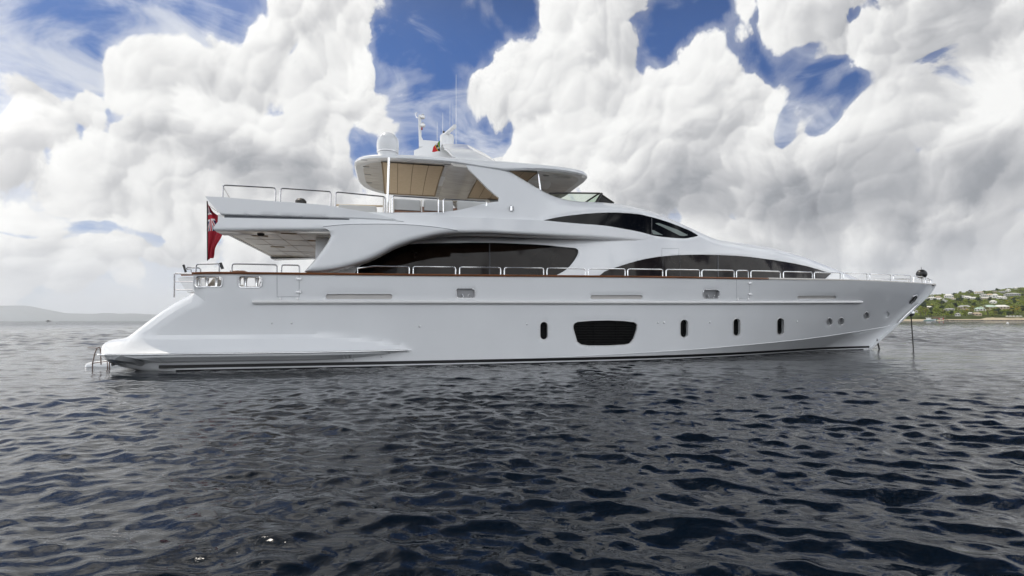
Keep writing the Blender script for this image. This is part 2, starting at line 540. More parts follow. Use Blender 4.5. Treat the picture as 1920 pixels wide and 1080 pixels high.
def relief(name, outline, Yf, mat, parent, holes=(), res=0.1, bevel=0.0, bevel_edges=None, rim=0.1, hole_rim=None,
           mirror=False, sharp=38, hole_bevel=0.0, lines=()):
    """a moulded panel: outline (and openings) in the X-Z plane, its face following Y = Yf(X, Z), edges rounded and returned inwards"""
    outline = resample(outline, res)
    holes = [resample(h, min(res, .06)) for h in holes]
    V2, E = [], []
    for loop in [outline] + list(holes):
        o = len(V2)
        V2 += loop
        E += [(o + i, o + (i + 1) % len(loop)) for i in range(len(loop))]
    for ln in lines:                # creases the mesh must follow
        ln = [p for p in resample(ln, res, False)]
        ok = in_poly(np.array(ln), outline)
        for h in holes:
            ok &= ~in_poly(np.array(ln), h)
        o = len(V2)
        V2 += ln
        E += [(o + i, o + i + 1) for i in range(len(ln) - 1) if ok[i] and ok[i + 1]]
    poly = np.array(outline)
    lo, hi = poly.min(0), poly.max(0)
    gx = np.arange(lo[0], hi[0] + res, res)
    gz = np.arange(lo[1], hi[1] + res, res)
    G = np.array([(x + (res / 2 if j % 2 else 0), z) for j, z in enumerate(gz) for x in gx])
    G = G[in_poly(G, outline)]
    for h in holes:
        hb = np.array(h)
        near = (G[:, 0] > hb[:, 0].min()) & (G[:, 0] < hb[:, 0].max()) & (G[:, 1] > hb[:, 1].min()) & (G[:, 1] < hb[:, 1].max())
        k = np.ones(len(G), bool)
        k[near] = ~in_poly(G[near], h)
        G = G[k]
    allseg = [(V2[a], V2[b]) for a, b in E]
    if bevel:
        bs_ = resample(bevel_edges, res, False) if bevel_edges is not None else None
        bseg = [(bs_[i], bs_[i + 1]) for i in range(len(bs_) - 1)] if bs_ else [(outline[i], outline[(i + 1) % len(outline)]) for i in range(len(outline))]
        # extra rows of points close to the rounded edge
        ex = []
        for (a, b) in bseg:
            a, b = np.array(a), np.array(b)
            nn = np.array([-(b - a)[1], (b - a)[0]])
            L = np.linalg.norm(nn)
            if L < 1e-9:
                continue
            nn /= L
            for f in (.03, .10, .22, .40, .65, 1.0):
                for sgn in (1, -1):
                    ex.append((a + b) / 2 + sgn * nn * bevel * f)
        ex = np.array(ex)
        ex = ex[in_poly(ex, outline)]
        for h in holes:
            ex = ex[~in_poly(ex, h)]
        dd = seg_dist(ex, allseg)
        ex = ex[dd > bevel * 0.02]
        G = G[seg_dist(G, bseg) > bevel * 1.05]
        G = np.vstack([G, ex])
    G = G[seg_dist(G, allseg) > (res * 0.35 if not bevel else min(res * .35, bevel * .02))]
    pts = [Vector(p) for p in V2] + [Vector(p) for p in G]
    ov, oe, of = delaunay_2d_cdt(pts, E, [], 0, 1e-5)[:3]
    P = np.array([(v.x, v.y) for v in ov])
    T = np.array([list(f) for f in of if len(f) == 3])
    cen = P[T].mean(1)
    keep = in_poly(cen, outline)
    for h in holes:
        keep &= ~in_poly(cen, h)
    T = T[keep]
    Y = np.asarray(Yf(P[:, 0], P[:, 1]), float) * np.ones(len(P))
    if bevel:
        d = np.clip(seg_dist(P, bseg), 0, bevel)
        Y = Y + bevel - np.sqrt(np.maximum(bevel**2 - (bevel - d)**2, 0))
    if hole_bevel:
        hseg = []
        for h in holes:
            hseg += [(h[i], h[(i + 1) % len(h)]) for i in range(len(h))]
        d = np.clip(seg_dist(P, hseg), 0, hole_bevel)
        Y = Y + hole_bevel - np.sqrt(np.maximum(hole_bevel**2 - (hole_bevel - d)**2, 0))
    V = [(P[i, 0], Y[i], P[i, 1]) for i in range(len(P))]
    F = []
    a2 = (P[T[:, 1]] - P[T[:, 0]])
    b2 = (P[T[:, 2]] - P[T[:, 0]])
    cr = a2[:, 0] * b2[:, 1] - a2[:, 1] * b2[:, 0]
    for t, c in zip(T.tolist(), cr):
        F.append(tuple(t) if c > 0 else (t[0], t[2], t[1]))
    if rim:
        cnt = {}
        for f in F:
            for i in range(3):
                e = (f[i], f[(i + 1) % 3])
                k = (min(e), max(e))
                cnt[k] = None if k in cnt else e
        outp = np.array(outline)
        nv = {}
        for k, e in cnt.items():
            if e is None:
                continue
            depth = rim
            if hole_rim is not None and holes:
                mid = (P[e[0]] + P[e[1]]) / 2
                if seg_dist(mid[None], [(outline[i], outline[(i + 1) % len(outline)]) for i in range(len(outline))])[0] > 1e-3:
                    depth = hole_rim
            ids = []
            for i in e:
                if (i, depth) not in nv:
                    nv[(i, depth)] = len(V)
                    V.append((P[i, 0], Y[i] + depth, P[i, 1]))
                ids.append(nv[(i, depth)])
            F.append((e[1], e[0], ids[0], ids[1]))
    used = sorted({i for f in F for i in f})
    remap = {j: i for i, j in enumerate(used)}
    V, F = [V[i] for i in used], [tuple(remap[i] for i in f) for f in F]
    def mesh(V, F):
        me = bpy.data.meshes.new(name)
        me.from_pydata(V, [], F)
        finish(me, sharp)
        return link(name, me, mat, parent)
    FV, FF = [flip(v) for v in V], [tuple(reversed(f)) for f in F]
    if mirror == 'join':
        n = len(V)
        return mesh(V + FV, F + [tuple(i + n for i in f) for f in FF])
    o = mesh(V, F)
    if mirror == 'pair':
        mesh(FV, FF)
    return o

# ------------------------------------------------------------------ materials
def mat(name, color, rough=0.4, metal=0.0, spec=0.5, coat=0.0, var=0.0, vscale=3.0, bump=0.0, bscale=20.0, stretch=None, ior=None, trans=0.0, alpha=None):
    m = bpy.data.materials.new(name)
    m.use_nodes = True
    N = NT(m.node_tree)
    b = m.node_tree.nodes['Principled BSDF']
    b.inputs['Base Color'].default_value = (*color, 1)
    b.inputs['Roughness'].default_value = rough
    b.inputs['Metallic'].default_value = metal
    b.inputs['Specular IOR Level'].default_value = spec
    b.inputs['Coat Weight'].default_value = coat
    b.inputs['Coat Roughness'].default_value = 0.04
    b.inputs['Transmission Weight'].default_value = trans
    if ior:
        b.inputs['IOR'].default_value = ior
    if var or bump:
        tc = N.n('ShaderNodeTexCoord').outputs['Object']
        if stretch:
            tc = N.v('MULTIPLY', tc, stretch)
        no = N.noise(tc, vscale, 5, 0.6)[0]
        if var:
            k = N.rng(no, 0.3, 0.7, 1 - var, 1 + var * .5, 'LINEAR')
            c = N.v('SCALE', color, scale=k)
            N.put(b.inputs['Base Color'], c)
            N.put(b.inputs['Roughness'], N.rng(no, 0.3, 0.7, rough * 1.25, rough * 0.85, 'LINEAR'))
        if bump:
            n2 = N.noise(tc, bscale, 4, 0.6)[0]
            bn = N.n('ShaderNodeBump')
            bn.inputs['Strength'].default_value = bump
            bn.inputs['Distance'].default_value = 0.02
            N.put(bn.inputs['Height'], n2)
            N.put(b.inputs['Normal'], bn.outputs[0])
    return m

M = {}
M['gelcoat'] = mat('gelcoat', (0.74, 0.75, 0.76), 0.18, spec=0.5, coat=0.6, var=0.03, vscale=0.7, bump=0.035, bscale=0.9)
M['gelcoat_warm'] = mat('gelcoat_warm', (0.66, 0.63, 0.58), 0.25, coat=0.2, var=0.04, vscale=1.2)
M['ceiling'] = mat('ceiling', (0.85, 0.81, 0.74), 0.20, coat=0.5, var=0.10, vscale=2.2, bump=0.03, bscale=9)
M['canvas'] = mat('canvas', (0.56, 0.46, 0.34), 0.8, spec=0.1, var=0.05, vscale=8)
M['seam'] = mat('seam', (0.14, 0.12, 0.10), 0.6)
M['groove'] = mat('groove', (0.16, 0.17, 0.19), 0.5)
M['black_glass'] = mat('black_glass', (0.004, 0.004, 0.004), 0.03, spec=0.14)
M['tint_glass'] = mat('tint_glass', (0.010, 0.006, 0.004), 0.03, spec=0.20, var=0.25, vscale=0.8)
M['daylight_tone'] = mat('daylight_tone', (0.20, 0.23, 0.21), 0.08)  # pale tone painted for daylight behind the wheelhouse glass
M['black'] = mat('black', (0.008, 0.008, 0.009), 0.35)
M['antifoul'] = mat('antifoul', (0.012, 0.013, 0.016), 0.7, var=0.3)
M['grille'] = mat('grille', (0.004, 0.004, 0.004), 0.5, spec=.15)
M['teak'] = mat('teak', (0.20, 0.075, 0.028), 0.30, coat=0.4, var=0.3, vscale=4, stretch=(0.4, 4, 4))
M['chrome'] = mat('chrome', (0.78, 0.78, 0.78), 0.12, metal=1.0)
M['steel'] = mat('steel', (0.60, 0.60, 0.60), 0.25, metal=1.0)
M['vent'] = mat('vent', (0.50, 0.48, 0.46), 0.5, var=0.06)
M['fitting'] = mat('fitting', (0.72, 0.72, 0.72), 0.25, metal=0.4)
M['fairlead'] = mat('fairlead', (0.36, 0.36, 0.37), 0.35, metal=0.4)
M['cushion'] = mat('cushion', (0.50, 0.50, 0.49), 0.7, spec=0.2, var=0.05)
M['dark_metal'] = mat('dark_metal', (0.03, 0.028, 0.026), 0.5, metal=0.3)
M['rubber'] = mat('rubber', (0.02, 0.02, 0.02), 0.7)
M['rub_white'] = mat('rub_white', (0.68, 0.67, 0.66), 0.3, coat=0.2)
M['deck_teak'] = mat('deck_teak', (0.55, 0.42, 0.28), 0.6, var=.2, vscale=3, stretch=(.3, 6, 1))
M['deck_white'] = mat('deck_white', (0.70, 0.69, 0.66), 0.6, var=.05)
M['canvas_edge'] = mat('canvas_edge', (0.33, 0.27, 0.19), 0.8, spec=.1)
M['glass_joint'] = mat('glass_joint', (0.05, 0.05, 0.055), 0.4)
M['brown_steel'] = mat('brown_steel', (0.20, 0.15, 0.13), 0.35, metal=.6)
M['darkened_chrome'] = mat('darkened_chrome', (0.34, 0.34, 0.35), 0.22, metal=1.0)  # chrome of the aft rails, its dark reflections put into the colour
M['lining'] = mat('hardtop_liner', (0.60, 0.57, 0.52), 0.14, coat=0.6, var=0.18, vscale=2.5, bump=0.04, bscale=7, stretch=(.6, 3, 1))
M['canvas_edge'] = mat('canvas_edge', (0.30, 0.24, 0.17), 0.8, spec=.1)

# ------------------------------------------------------------------ the yacht: its surfaces as functions
XT = S(1750, 534, YC)[0]
stem_px = [(1750, 534), (1738, 552), (1725, 565), (1708, 581), (1690, 598), (1671, 615), (1649, 635), (1634, 648), (1624, 658)]
stem = sorted([(float(S(x, y, YC)[2]), float(S(x, y, YC)[0])) for x, y in stem_px])
stem = [(-0.6, stem[0][1] - 0.75), (-0.2, stem[0][1] - .25)] + stem
_xs = pchip(stem)
bs = pchip([(-8.6, 2.95), (-5, 3.2), (-1, 3.37), (4, 3.40), (8, 3.36), (12, 3.12), (15, 2.74), (18, 2.12), (20.5, 1.42), (22.3, .78), (23.3, .33), (XT, 0.0)])
bw = pchip([(-8.6, 2.92), (-5, 3.05), (0, 3.2), (5, 3.2), (9, 2.98), (13, 2.40), (16, 1.72), (19, .98), (21.5, .42), (23.0, .12), (XT, 0.0)])

def xi(X, Z):
    X = np.asarray(X, float)
    return np.where(X < 8, X, 8 + (X - 8) * (XT - 8) / np.maximum(_xs(Z) - 8, 1))

zc_pairs = None
def b_hull(X, Z, sponson=True):
    X, Z = np.asarray(X, float), np.asarray(Z, float)
    s = xi(X, Z)
    w = np.clip((Z + .1) / 2.75, 0, 1.1) ** 1.25
    b = np.maximum(bw(s) + (bs(s) - bw(s)) * w, 0)
    if zc_pairs is not None:
        zc = np.interp(X, [p[0] for p in zc_pairs], [p[1] for p in zc_pairs])
        k = 0.12 + 0.45 * sstep(3, 14, X)
        b = np.maximum(b - k * np.maximum(zc - Z, 0) * np.minimum(1, b / .7), 0)
    if sponson:
        a = np.clip((0.45 - X) / 3.0, 0, 1)
        a = 1 - (1 - a)**2
        hu, hd = np.maximum(.50 * a**.9, 1e-3), np.maximum(.25 * a, 1e-3)
        up = np.clip(1 - (Z - .46) / hu, 0, 1)
        dn = np.clip((.46 - Z) / hd, 0, 1)
        g = np.where(Z > .46, up**1.9, np.sqrt(np.maximum(1 - dn**2, 0)))
        b = b + .44 * a * g
    return b

def Yhull(X, Z):
    return YC - b_hull(X, Z)
def Yhull0(X, Z):
    return YC - b_hull(X, Z, False)

zc_px = [(1100, 667), (1292, 656), (1419, 645), (1500, 637), (1560, 629), (1660, 613), (1690, 604)]
_p = [S(x, y, Yhull0) for x, y in zc_px]
zc_pairs = [(-9, .02), (1, .06)] + [(float(q[0]), float(q[2])) for q in _p]

sheer_px = [(362, 513.5), (400, 512.5), (560, 514), (700, 515.5), (860, 517), (1040, 518.3), (1200, 519.8), (1300, 521.3), (1440, 523.5), (1560, 525.5), (1650, 528), (1700, 530.5), (1735, 533)]
def Ysh(X, Z):
    return YC - bs(X)
_p = [S(x, y, Ysh) for x, y in sheer_px] + [np.array([XT, YC, S(1750, 534, YC)[2]])]
zs = pchip([(float(q[0]), float(q[2])) for q in _p])
XS0 = float(_p[0][0])

# superstructure
b_low0 = pchip([(-6, 2.62), (0, 2.66), (6, 2.64), (9, 2.52), (12, 2.24), (15, 1.80), (17.5, 1.22), (19, .80), (20.5, .25), (22, .05)])
def b_low(X, Z):
    return np.maximum(b_low0(X) - .24 * (np.asarray(Z, float) - 2.6), 0.02)
def b_up(X, Z):
    u0 = 3.19 - .40 * (np.asarray(Z, float) - 4.25)
    s = sstep(2.0, 9.0, X)
    return u0 * (1 - s) + b_low(X, Z) * s
def Yup(X, Z):
    return YC - b_up(X, Z)
_m = [S(x, y, Yup) for x, y in [(560, 418), (690, 417), (800, 420), (900, 425), (1000, 428), (1100, 433), (1170, 440), (1215, 447)]]
zmid = pchip([(float(q[0]), float(q[2])) for q in _m])
_c = [S(x, y, Yup) for x, y in [(420, 400), (560, 401), (718, 402), (840, 406), (960, 411), (1020, 413.5), (1060, 418), (1140, 424), (1200, 436), (1227, 443)]]
zcr = pchip([(float(q[0]), float(q[2])) for q in _c])
def Ysup(X, Z):
    m = zmid(X)
    t = sstep(m - .10, m + .12, Z)
    return YC - (b_low(X, Z) * (1 - t) + b_up(X, Z) * t)
def Yfas(X, Z):
    X, Z = np.asarray(X, float), np.asarray(Z, float)
    e = .09 - .075 * sstep(6, 9.3, X)
    s = sstep(2.0, 9.0, X)
    b = b_up(X, zcr(X)) + e + .06 * (zcr(X) - Z) * (1 - s)
    return YC - b

yacht = empty('motor_yacht', (8.0, YC, 0.0), 'long white three deck motor yacht lying broadside at anchor with hardtop and dark windows', 'yacht')

# ------------------------------------------------------------------ hull
slope_px = [(193, 657), (194, 650), (199, 643), (206, 638.5), (218, 636), (232, 634), (245, 629), (262, 616), (283, 600), (305, 584), (322, 573), (338, 563), (352, 556), (362, 551)]
BEV = 0.42
slope = [S(x, y, lambda X, Z: Yhull(X, Z) + BEV) for x, y in spl(slope_px, 6)]
bot_px = [(193, 660), (197, 668), (206, 677), (222, 685), (240, 690), (262, 694)]
bot = [S(x, y, lambda X, Z: Yhull(X, Z) + BEV) for x, y in spl(bot_px, 6)]
sheer_line = [(float(x), float(zs(x))) for x in np.linspace(XS0, XT - .02, 60)]
stem_line = [(float(_xs(z)), float(z)) for z in np.linspace(2.6, -.5, 24) if z < zs(XT) - .05]
hull_out = ([(p[0], p[2]) for p in slope] + [(XS0, float(slope[-1][2])), (XS0, float(zs(XS0)))] + sheer_line[1:] + stem_line
            + [(-4.6, -.5)] + [(p[0], p[2]) for p in bot[::-1]])
# drop near duplicate points
ho = []
for p in hull_out:
    if not ho or math.hypot(p[0] - ho[-1][0], p[1] - ho[-1][1]) > .015:
        ho.append(p)
hull_out = ho

def hpx(pts):
    return SX(pts, Yhull)

stadium = lambda cx, cy, rx, ry, n=8: [(cx + rx * math.cos(a), cy - (ry - rx) + rx * math.sin(a)) for a in np.linspace(-math.pi, 0, n)] + [(cx + rx * math.cos(a), cy + (ry - rx) + rx * math.sin(a)) for a in np.linspace(0, math.pi, n)]
vents_px = [rrect(610.5, 551, 736, 561, 4.8), rrect(1107, 553, 1205, 561, 3.9), rrect(1495, 554, 1568, 560.5, 3.0)]
oval_px = [stadium(1020, 620, 7.5, 17), stadium(1283, 616, 7.5, 17), stadium(1381.5, 613.5, 6.8, 16.5), stadium(1463.5, 612, 6.5, 16)]
round_px = [ellipse(1555.5, 603, 5.2, 7.0), ellipse(1577.5, 602, 5.2, 7.0), ellipse(1625, 591.5, 5.0, 6.6), ellipse(1664, 589.5, 4.0, 5.2)]
# the far ports are seen at a slant
grille_px = [[(1077, 606), (1083, 603), (1110, 601), (1140, 600.3), (1170, 601.5), (1190, 604), (1195.5, 609), (1195, 618), (1189, 635), (1182, 644), (1172, 646.5), (1140, 648.3), (1105, 648.5), (1090, 646.5), (1082, 641), (1075, 617), (1074.5, 611)]]
fair_px = [rrect(855.5, 541.5, 890.5, 559, 5), rrect(1319, 543.5, 1348.5, 559, 4.5)]
win_px = [rrect(362.8, 519.5, 416.5, 538, 5), rrect(448, 519.5, 491, 538.5, 5)]
hawse_px = [[(1705.5, 569), (1706, 564), (1712, 556), (1719, 553), (1720, 556.5), (1716, 563), (1709.5, 570)]]
holes_px = vents_px + oval_px + round_px + grille_px + fair_px + win_px[1:] + hawse_px
first_win = rrect(367, 519.5, 416.5, 538, 5)
holes = [hpx(h) for h in holes_px] + [hpx(first_win)]
_a = lambda x: 1 - (1 - np.clip((.45 - x) / 3.0, 0, 1)) ** 2
SPL_ = [(x, .46 - .25 * float(_a(x))) for x in np.linspace(-6.2, .25, 60)]
SPU_ = [(x, .46 + .07 * float(_a(x))) for x in np.linspace(-7.0, .1, 60)]
hull = relief('hull', hull_out, Yhull, M['gelcoat'], yacht, holes=holes, res=.11, bevel=BEV,
              bevel_edges=[(-3.2, -.5), (-4.6, -.5)] + [(p[0], p[2]) for p in bot[::-1]] + [(p[0], p[2]) for p in slope], rim=.16, hole_rim=.16, hole_bevel=.012, mirror='join', sharp=17,
              lines=[[(x, float(np.interp(x, [p[0] for p in zc_pairs], [p[1] for p in zc_pairs]))) for x in np.linspace(2.5, 21.5, 60)], [(x, .46) for x in np.linspace(-7.3, .4, 50)], SPL_, SPU_, [(x, .02) for x in np.linspace(-5, 20.4, 90)], [(x, .14) for x in np.linspace(-5, 20.5, 90)]])

def pane(name, px, depth, m, parent=yacht, Yf=Yhull, grow=1.25, res=.08, mirror=False):
    c = np.mean(np.array(px), 0)
    g = [tuple(c + (np.array(p) - c) * grow) for p in px]
    return relief(name, SX(g, Yf), lambda X, Z: Yf(X, Z) + depth, m, parent, res=res, rim=0, mirror=mirror)

def edge_ring(name, px, r, m, parent=yacht, Yf=Yhull, off=0.0, both=False):
    P = [S(x, y, Yf) for x, y in px]
    P = [(p[0], p[1] + off, p[2]) for p in P]
    mb = MB().tube(P, r, 6, closed=True)
    if both:
        mb.tube([flip(p) for p in P], r, 6, closed=True)
    return mb.build(name, m, parent)

for h in vents_px:
    v = pane('vent_slot', h, .045, M['vent'], grow=1.1)
    edge_ring('vent_rim', h, .006, M['gelcoat'], v)
for h in oval_px:
    v = pane('porthole', h, .12, M['black_glass'], grow=1.15)
    edge_ring('porthole_rim', h, .012, M['rub_white'], v)
for h in round_px[:3]:
    v = pane('round_porthole', h, .08, M['fairlead'], grow=1.1)
    edge_ring('porthole_rim', h, .010, M['rub_white'], v)
pane('round_recess', round_px[3], .06, M['gelcoat'], grow=1.1)
g = pane('engine_grille', grille_px[0], .10, M['grille'], grow=1.06)
mb = MB()
for k in range(9):
    y = 605 + k * 4.9
    P = [S(x, y, lambda X, Z: Yhull(X, Z) + .07) for x in np.linspace(1078 + k * .6, 1194 - k * .9, 14)]
    mb.tube(P, .012, 5)
for x in (1113, 1155):
    mb.tube([S(x, y, lambda X, Z: Yhull(X, Z) + .075) for y in np.linspace(603, 647, 6)], .014, 5)
mb.build('louvre_blades', M['grille'], g)
edge_ring('grille_rim', grille_px[0], .010, M['rub_white'], g)
for h in fair_px:
    v = pane('fairlead_recess', h, .09, M['fairlead'], grow=1.06)
    edge_ring('fairlead_rim', h, .014, M['chrome'], v)
    cx, cy = np.mean(np.array(h), 0)
    for sgn in (-1, 1):
        mb = MB()
        base = S(cx + sgn * 4.5, cy + 6.5, lambda X, Z: Yhull(X, Z) + .06)
        tip = S(cx + sgn * 7.5, cy + 1.0, lambda X, Z: Yhull(X, Z) + .03)
        mb.tube([base, (base + tip) / 2 + np.array([0, 0, .01]), tip], [.028, .024, .016], 8)
        mb.build('mooring_horn', M['chrome'], v)
pane('anchor_pocket', hawse_px[0], .10, M['dark_metal'], grow=1.05)
edge_ring('anchor_pocket_rim', hawse_px[0], .018, M['chrome'])
for h in (first_win, win_px[1]):
    v = edge_ring('stern_fairlead_frame', h, .026, M['chrome'])
    x0, x1 = min(p[0] for p in h), max(p[0] for p in h)
    for fx in ((.10, .42, .80) if x0 < 400 else (.28, .78)):
        q = S(x0 + (x1 - x0) * fx, 528.5, lambda X, Z: Yhull(X, Z) + .22)
        for fl in (False, True):
            c = flip(q) if fl else q
            MB().lathe([(.0, -.24), (.075, -.24), (.075, -.2), (.045, -.15), (.04, .0), (.055, .09), (.062, .12), (0, .125)], c, 14).build('mooring_bollard', M['chrome'], v)

# strips along the hull
def hull_strip(name, z0, z1, x0, x1, m, proud=.004, n=120):
    V, F = [], []
    X = np.linspace(x0, x1, n)
    for fl in (0,):
        o = len(V)
        for x in X:
            for z in (z0, (z0 + z1) / 2, z1):
                xx = min(x, float(_xs(z)) - .01)
                p = (xx, float(Yhull(xx, z)) - proud, z)
                V.append(flip(p) if fl else p)
        for i in range(n - 1):
            for j in range(2):
                a = o + i * 3 + j
                F.append((a, a + 3, a + 4, a + 1))
    return MB().add(V, F).build(name, m, yacht)
xstripe = S(298, 686, Yhull)[0]
hull_strip('boot_stripe', .062, .150, float(xstripe), float(_xs(.1)) - .05, M['black'], .010)
hull_strip('antifouling', -.5, .022, float(xstripe) + .4, float(_xs(-.2)) + .1, M['antifoul'], .010)
zl = [(x, float(np.interp(x, [p[0] for p in zc_pairs], [p[1] for p in zc_pairs]))) for x in np.linspace(4.5, 21.3, 60)]
MB().tube([(x, float(Yhull(x, z)) - .002, z) for x, z in zl], .012, 6).build('spray_rail', M['gelcoat'], yacht)

def on_hull(px, py, off=0.0):
    return S(px, py, lambda X, Z: Yhull(X, Z) - off)
def twin(mb, path, r, n=8):
    return mb.tube(path, r, n)
# rub rail
rail = [on_hull(x, y, .035) for x, y in spl([(474, 566.5), (700, 566.5), (900, 566.8), (1100, 567.2), (1300, 567.3), (1500, 567), (1616, 566.5)], 12)]
twin(MB(), rail, .052, 10).build('rub_rail', M['rub_white'], yacht)
# rub strip round the stern sponson
xe = float(slope[0][0]) + .004
path = []
for x in np.concatenate([xe + BEV * np.array([0, .02, .06, .13, .24, .4, .65]), np.linspace(xe + BEV, .32, 60)]):
    d = min(max(x - xe, 0), BEV)
    path.append((x, float(Yhull(x, .461)) - .004 + BEV - math.sqrt(max(BEV ** 2 - (BEV - d) ** 2, 0)), .46))
MB().tube(path, .022, 8).build('sponson_strip', M['chrome'], yacht)
# drain outlets
for (x, y, r) in [(510, 606, .022), (547, 606, .028), (787, 612, .032), (988, 608, .026), (1234, 605, .026), (1245, 605, .03), (1331, 604.5, .028), (1494, 603, .024), (663, 674, .03), (715, 668.5, .026)]:
    q = on_hull(x, y, 0)
    MB().lathe([(r, .01), (r, -.012), (r * .8, -.028), (r * .35, -.034), (0, -.034)], q, 12, axis=1).build('drain_outlet', M['fitting'], yacht)
# boarding gates: thin joints, hinges and latch bolts
def joint(name, pts, Yf, r=.006, parent=yacht, m='groove'):
    P = [S(x, y, lambda X, Z: Yf(X, Z) - .001) for x, y in resample(pts, 6, False)]
    return MB().tube(P, r, 5).build(name, M[m], parent)
joint('gate_joint', [(519.5, 516), (519.5, 556.5), (561, 556.5), (561, 516)], Yhull, .005)
joint('gate_joint', [(1381, 524), (1381, 559.5), (1405, 559.5), (1405, 524)], Yhull, .003)
for (x, y) in [(561, 522.5), (560, 547), (1406, 530.5), (1406, 551)]:
    q = on_hull(x, y, .0)
    hg = MB()
    hg.rbox(q[0] - .07, q[1] - .035, q[2] - .028, q[0] + .07, q[1] + .02, q[2] + .028, .015)
    hg.tube([(q[0] + .05, q[1] - .035, q[2] - .04), (q[0] + .05, q[1] - .035, q[2] + .04)], .018, 8)
    hg.build('gate_hinge', M['fitting'], yacht)
for (x, y) in [(525.5, 560), (558, 560), (1383, 561), (1403, 561)]:
    q = on_hull(x, y, .0)
    MB().rbox(q[0] - .025, q[1] - .03, q[2] - .03, q[0] + .025, q[1] + .02, q[2] + .03, .01).build('gate_latch', M['fitting'], yacht)

# caprail: teak aft and amidships, painted forward
def caprail(name, x0, x1, m, w=.17, h=.042):
    X = np.linspace(x0, x1, max(12, int((x1 - x0) / .25)))
    for fl in (0, 1):
        mb = MB()
        rings = []
        for x in X:
            y, z = YC - float(bs(x)), float(zs(x))
            ring = [(x, y - .03, z - .015), (x, y - .045, z + h * .5), (x, y - .03, z + h), (x, y + w, z + h), (x, y + w, z - .015)]
            rings.append([flip(p) for p in ring] if fl else ring)
        mb.rings(rings, True, True, True).build(name, m, yacht)
xteak = float(S(1440, 523.5, Ysh)[0])
caprail('teak_caprail', XS0 - .02, xteak, M['teak'])
caprail('bow_caprail', xteak, XT - .03, M['gelcoat_warm'], w=.14, h=.05)
# bow nose cap
MB().lathe([(0, -.06), (.07, -.05), (.10, 0), (.08, .05), (0, .06)], (XT - .04, YC, float(zs(XT))), 14).build('bow_fitting', M['dark_metal'], yacht)

# decks, transom
def deck(name, zf, x0, x1, bf, m, th=.05, n=60):
    X = np.linspace(x0, x1, n)
    mb = MB()
    rings = []
    for x in X:
        z, b = float(zf(x)), float(bf(x))
        rings.append([(x, YC - b, z), (x, YC - b * .5, z + .015), (x, YC, z + .02), (x, YC + b * .5, z + .015), (x, YC + b, z), (x, YC + b, z - th), (x, YC - b, z - th)])
    mb.rings(rings, True, True, True)
    return mb.build(name, m, yacht)
deck('main_deck', lambda x: zs(x) - .72, XS0 - .1, 19.5, lambda x: np.maximum(b_hull(x, zs(x) - .72) - .10, .05), M['deck_teak'])
deck('fore_deck', lambda x: zs(x) - .12, 15.5, XT - .25, lambda x: np.maximum(bs(x) - .12, .03), M['gelcoat_warm'])
mb = MB()
rings = []
for p in slope[2:]:
    b = YC - p[1] - .25
    z = p[2] - .16
    rings.append([(p[0], YC - b, z), (p[0] + .05, YC - b * .4, z - .10), (p[0] + .05, YC + b * .4, z - .10), (p[0], YC + b, z)])
rings.insert(0, [(q[0] + .02, q[1], .1) for q in rings[0]])
rings.append([(XS0 + .25, q[1], zs(XS0) - .05) for q in rings[-1]])
mb.rings(rings, False).build('transom', M['gelcoat'], yacht)
# aft seat and bulkhead seen through the fairleads
MB().rbox(XS0 + .3, YC - 2.2, 1.8, XS0 + 1.2, YC + 2.2, 2.30, .12).build('cockpit_sofa', M['cushion'], yacht)

# lowered bathing platform and its ladder
MB().rbox(-8.62, 16.5, -.25, -7.0, 19.1, .13, .12).build('bathing_platform', M['gelcoat'], yacht)
ld = MB()
for y0 in (15.85, 16.0):
    pass
def PY(x, y, Y):
    return S(x, y, Y)
ladder = MB()
Y1 = 15.75
ladder.tube([PY(173.5, 699, Y1), PY(173.5, 681, Y1), PY(178, 662, Y1), PY(182, 652.5, Y1), PY(186, 651, Y1), PY(188.5, 655, Y1), PY(189.5, 684, Y1)], .015, 8)
ladder.tube([PY(173.5, 681, Y1), PY(201, 677.5, Y1), PY(202, 697, Y1)], .015, 8)
ladder.tube([PY(173.5, 699, Y1), PY(202, 697, Y1)], .015, 8)
ladder.tube([PY(205, 676, Y1 + .1), PY(206, 700, Y1 + .1)], .015, 8)
ladder.tube([PY(165, 652, Y1 + .3), PY(184, 652.3, Y1 + .05)], .012, 6)
ladder.build('boarding_ladder', M['brown_steel'], yacht)

# ------------------------------------------------------------------ superstructure
FB = 0.30
top_px = spl([(690, 397.5), (718, 398.3), (797, 398.3), (830, 397), (858, 394), (884, 388), (905, 382.5), (922, 379), (934, 378)], 6)
leg_in_px = spl([(935.5, 370), (918, 356), (899, 337), (878, 316)], 6) + [(868, 303), (848, 292)]
arch_top_px = spl([(833, 279.5), (858, 279.5), (881, 281), (898, 289), (917, 298), (935.6, 309.5), (954, 321.5), (972.6, 333), (991, 344), (1009.6, 355), (1028, 364.5), (1047, 371.5), (1065, 376), (1093, 378.6),
                   (1121, 379.3), (1152, 382.3), (1176, 387), (1200, 392), (1222, 398), (1250, 409), (1277, 421), (1305, 434), (1325, 443), (1342, 449), (1379, 455), (1407, 459.5), (1440, 464.5), (1471, 471.5), (1508, 482.5), (1545, 496.5), (1564, 504.5), (1582, 512), (1596, 518), (1607, 524)], 8)
Ysb = lambda X, Z: Ysup(X, Z) + FB
Yle = lambda X, Z: Ysup(X, Z)
out = (SX([(590, 540), (590, 428), (640, 404)], Yle) + SX(top_px, Yle) + SX(leg_in_px, Yle)
       + SX(arch_top_px, Ysb) + SX([(1612, 540)], Yle))
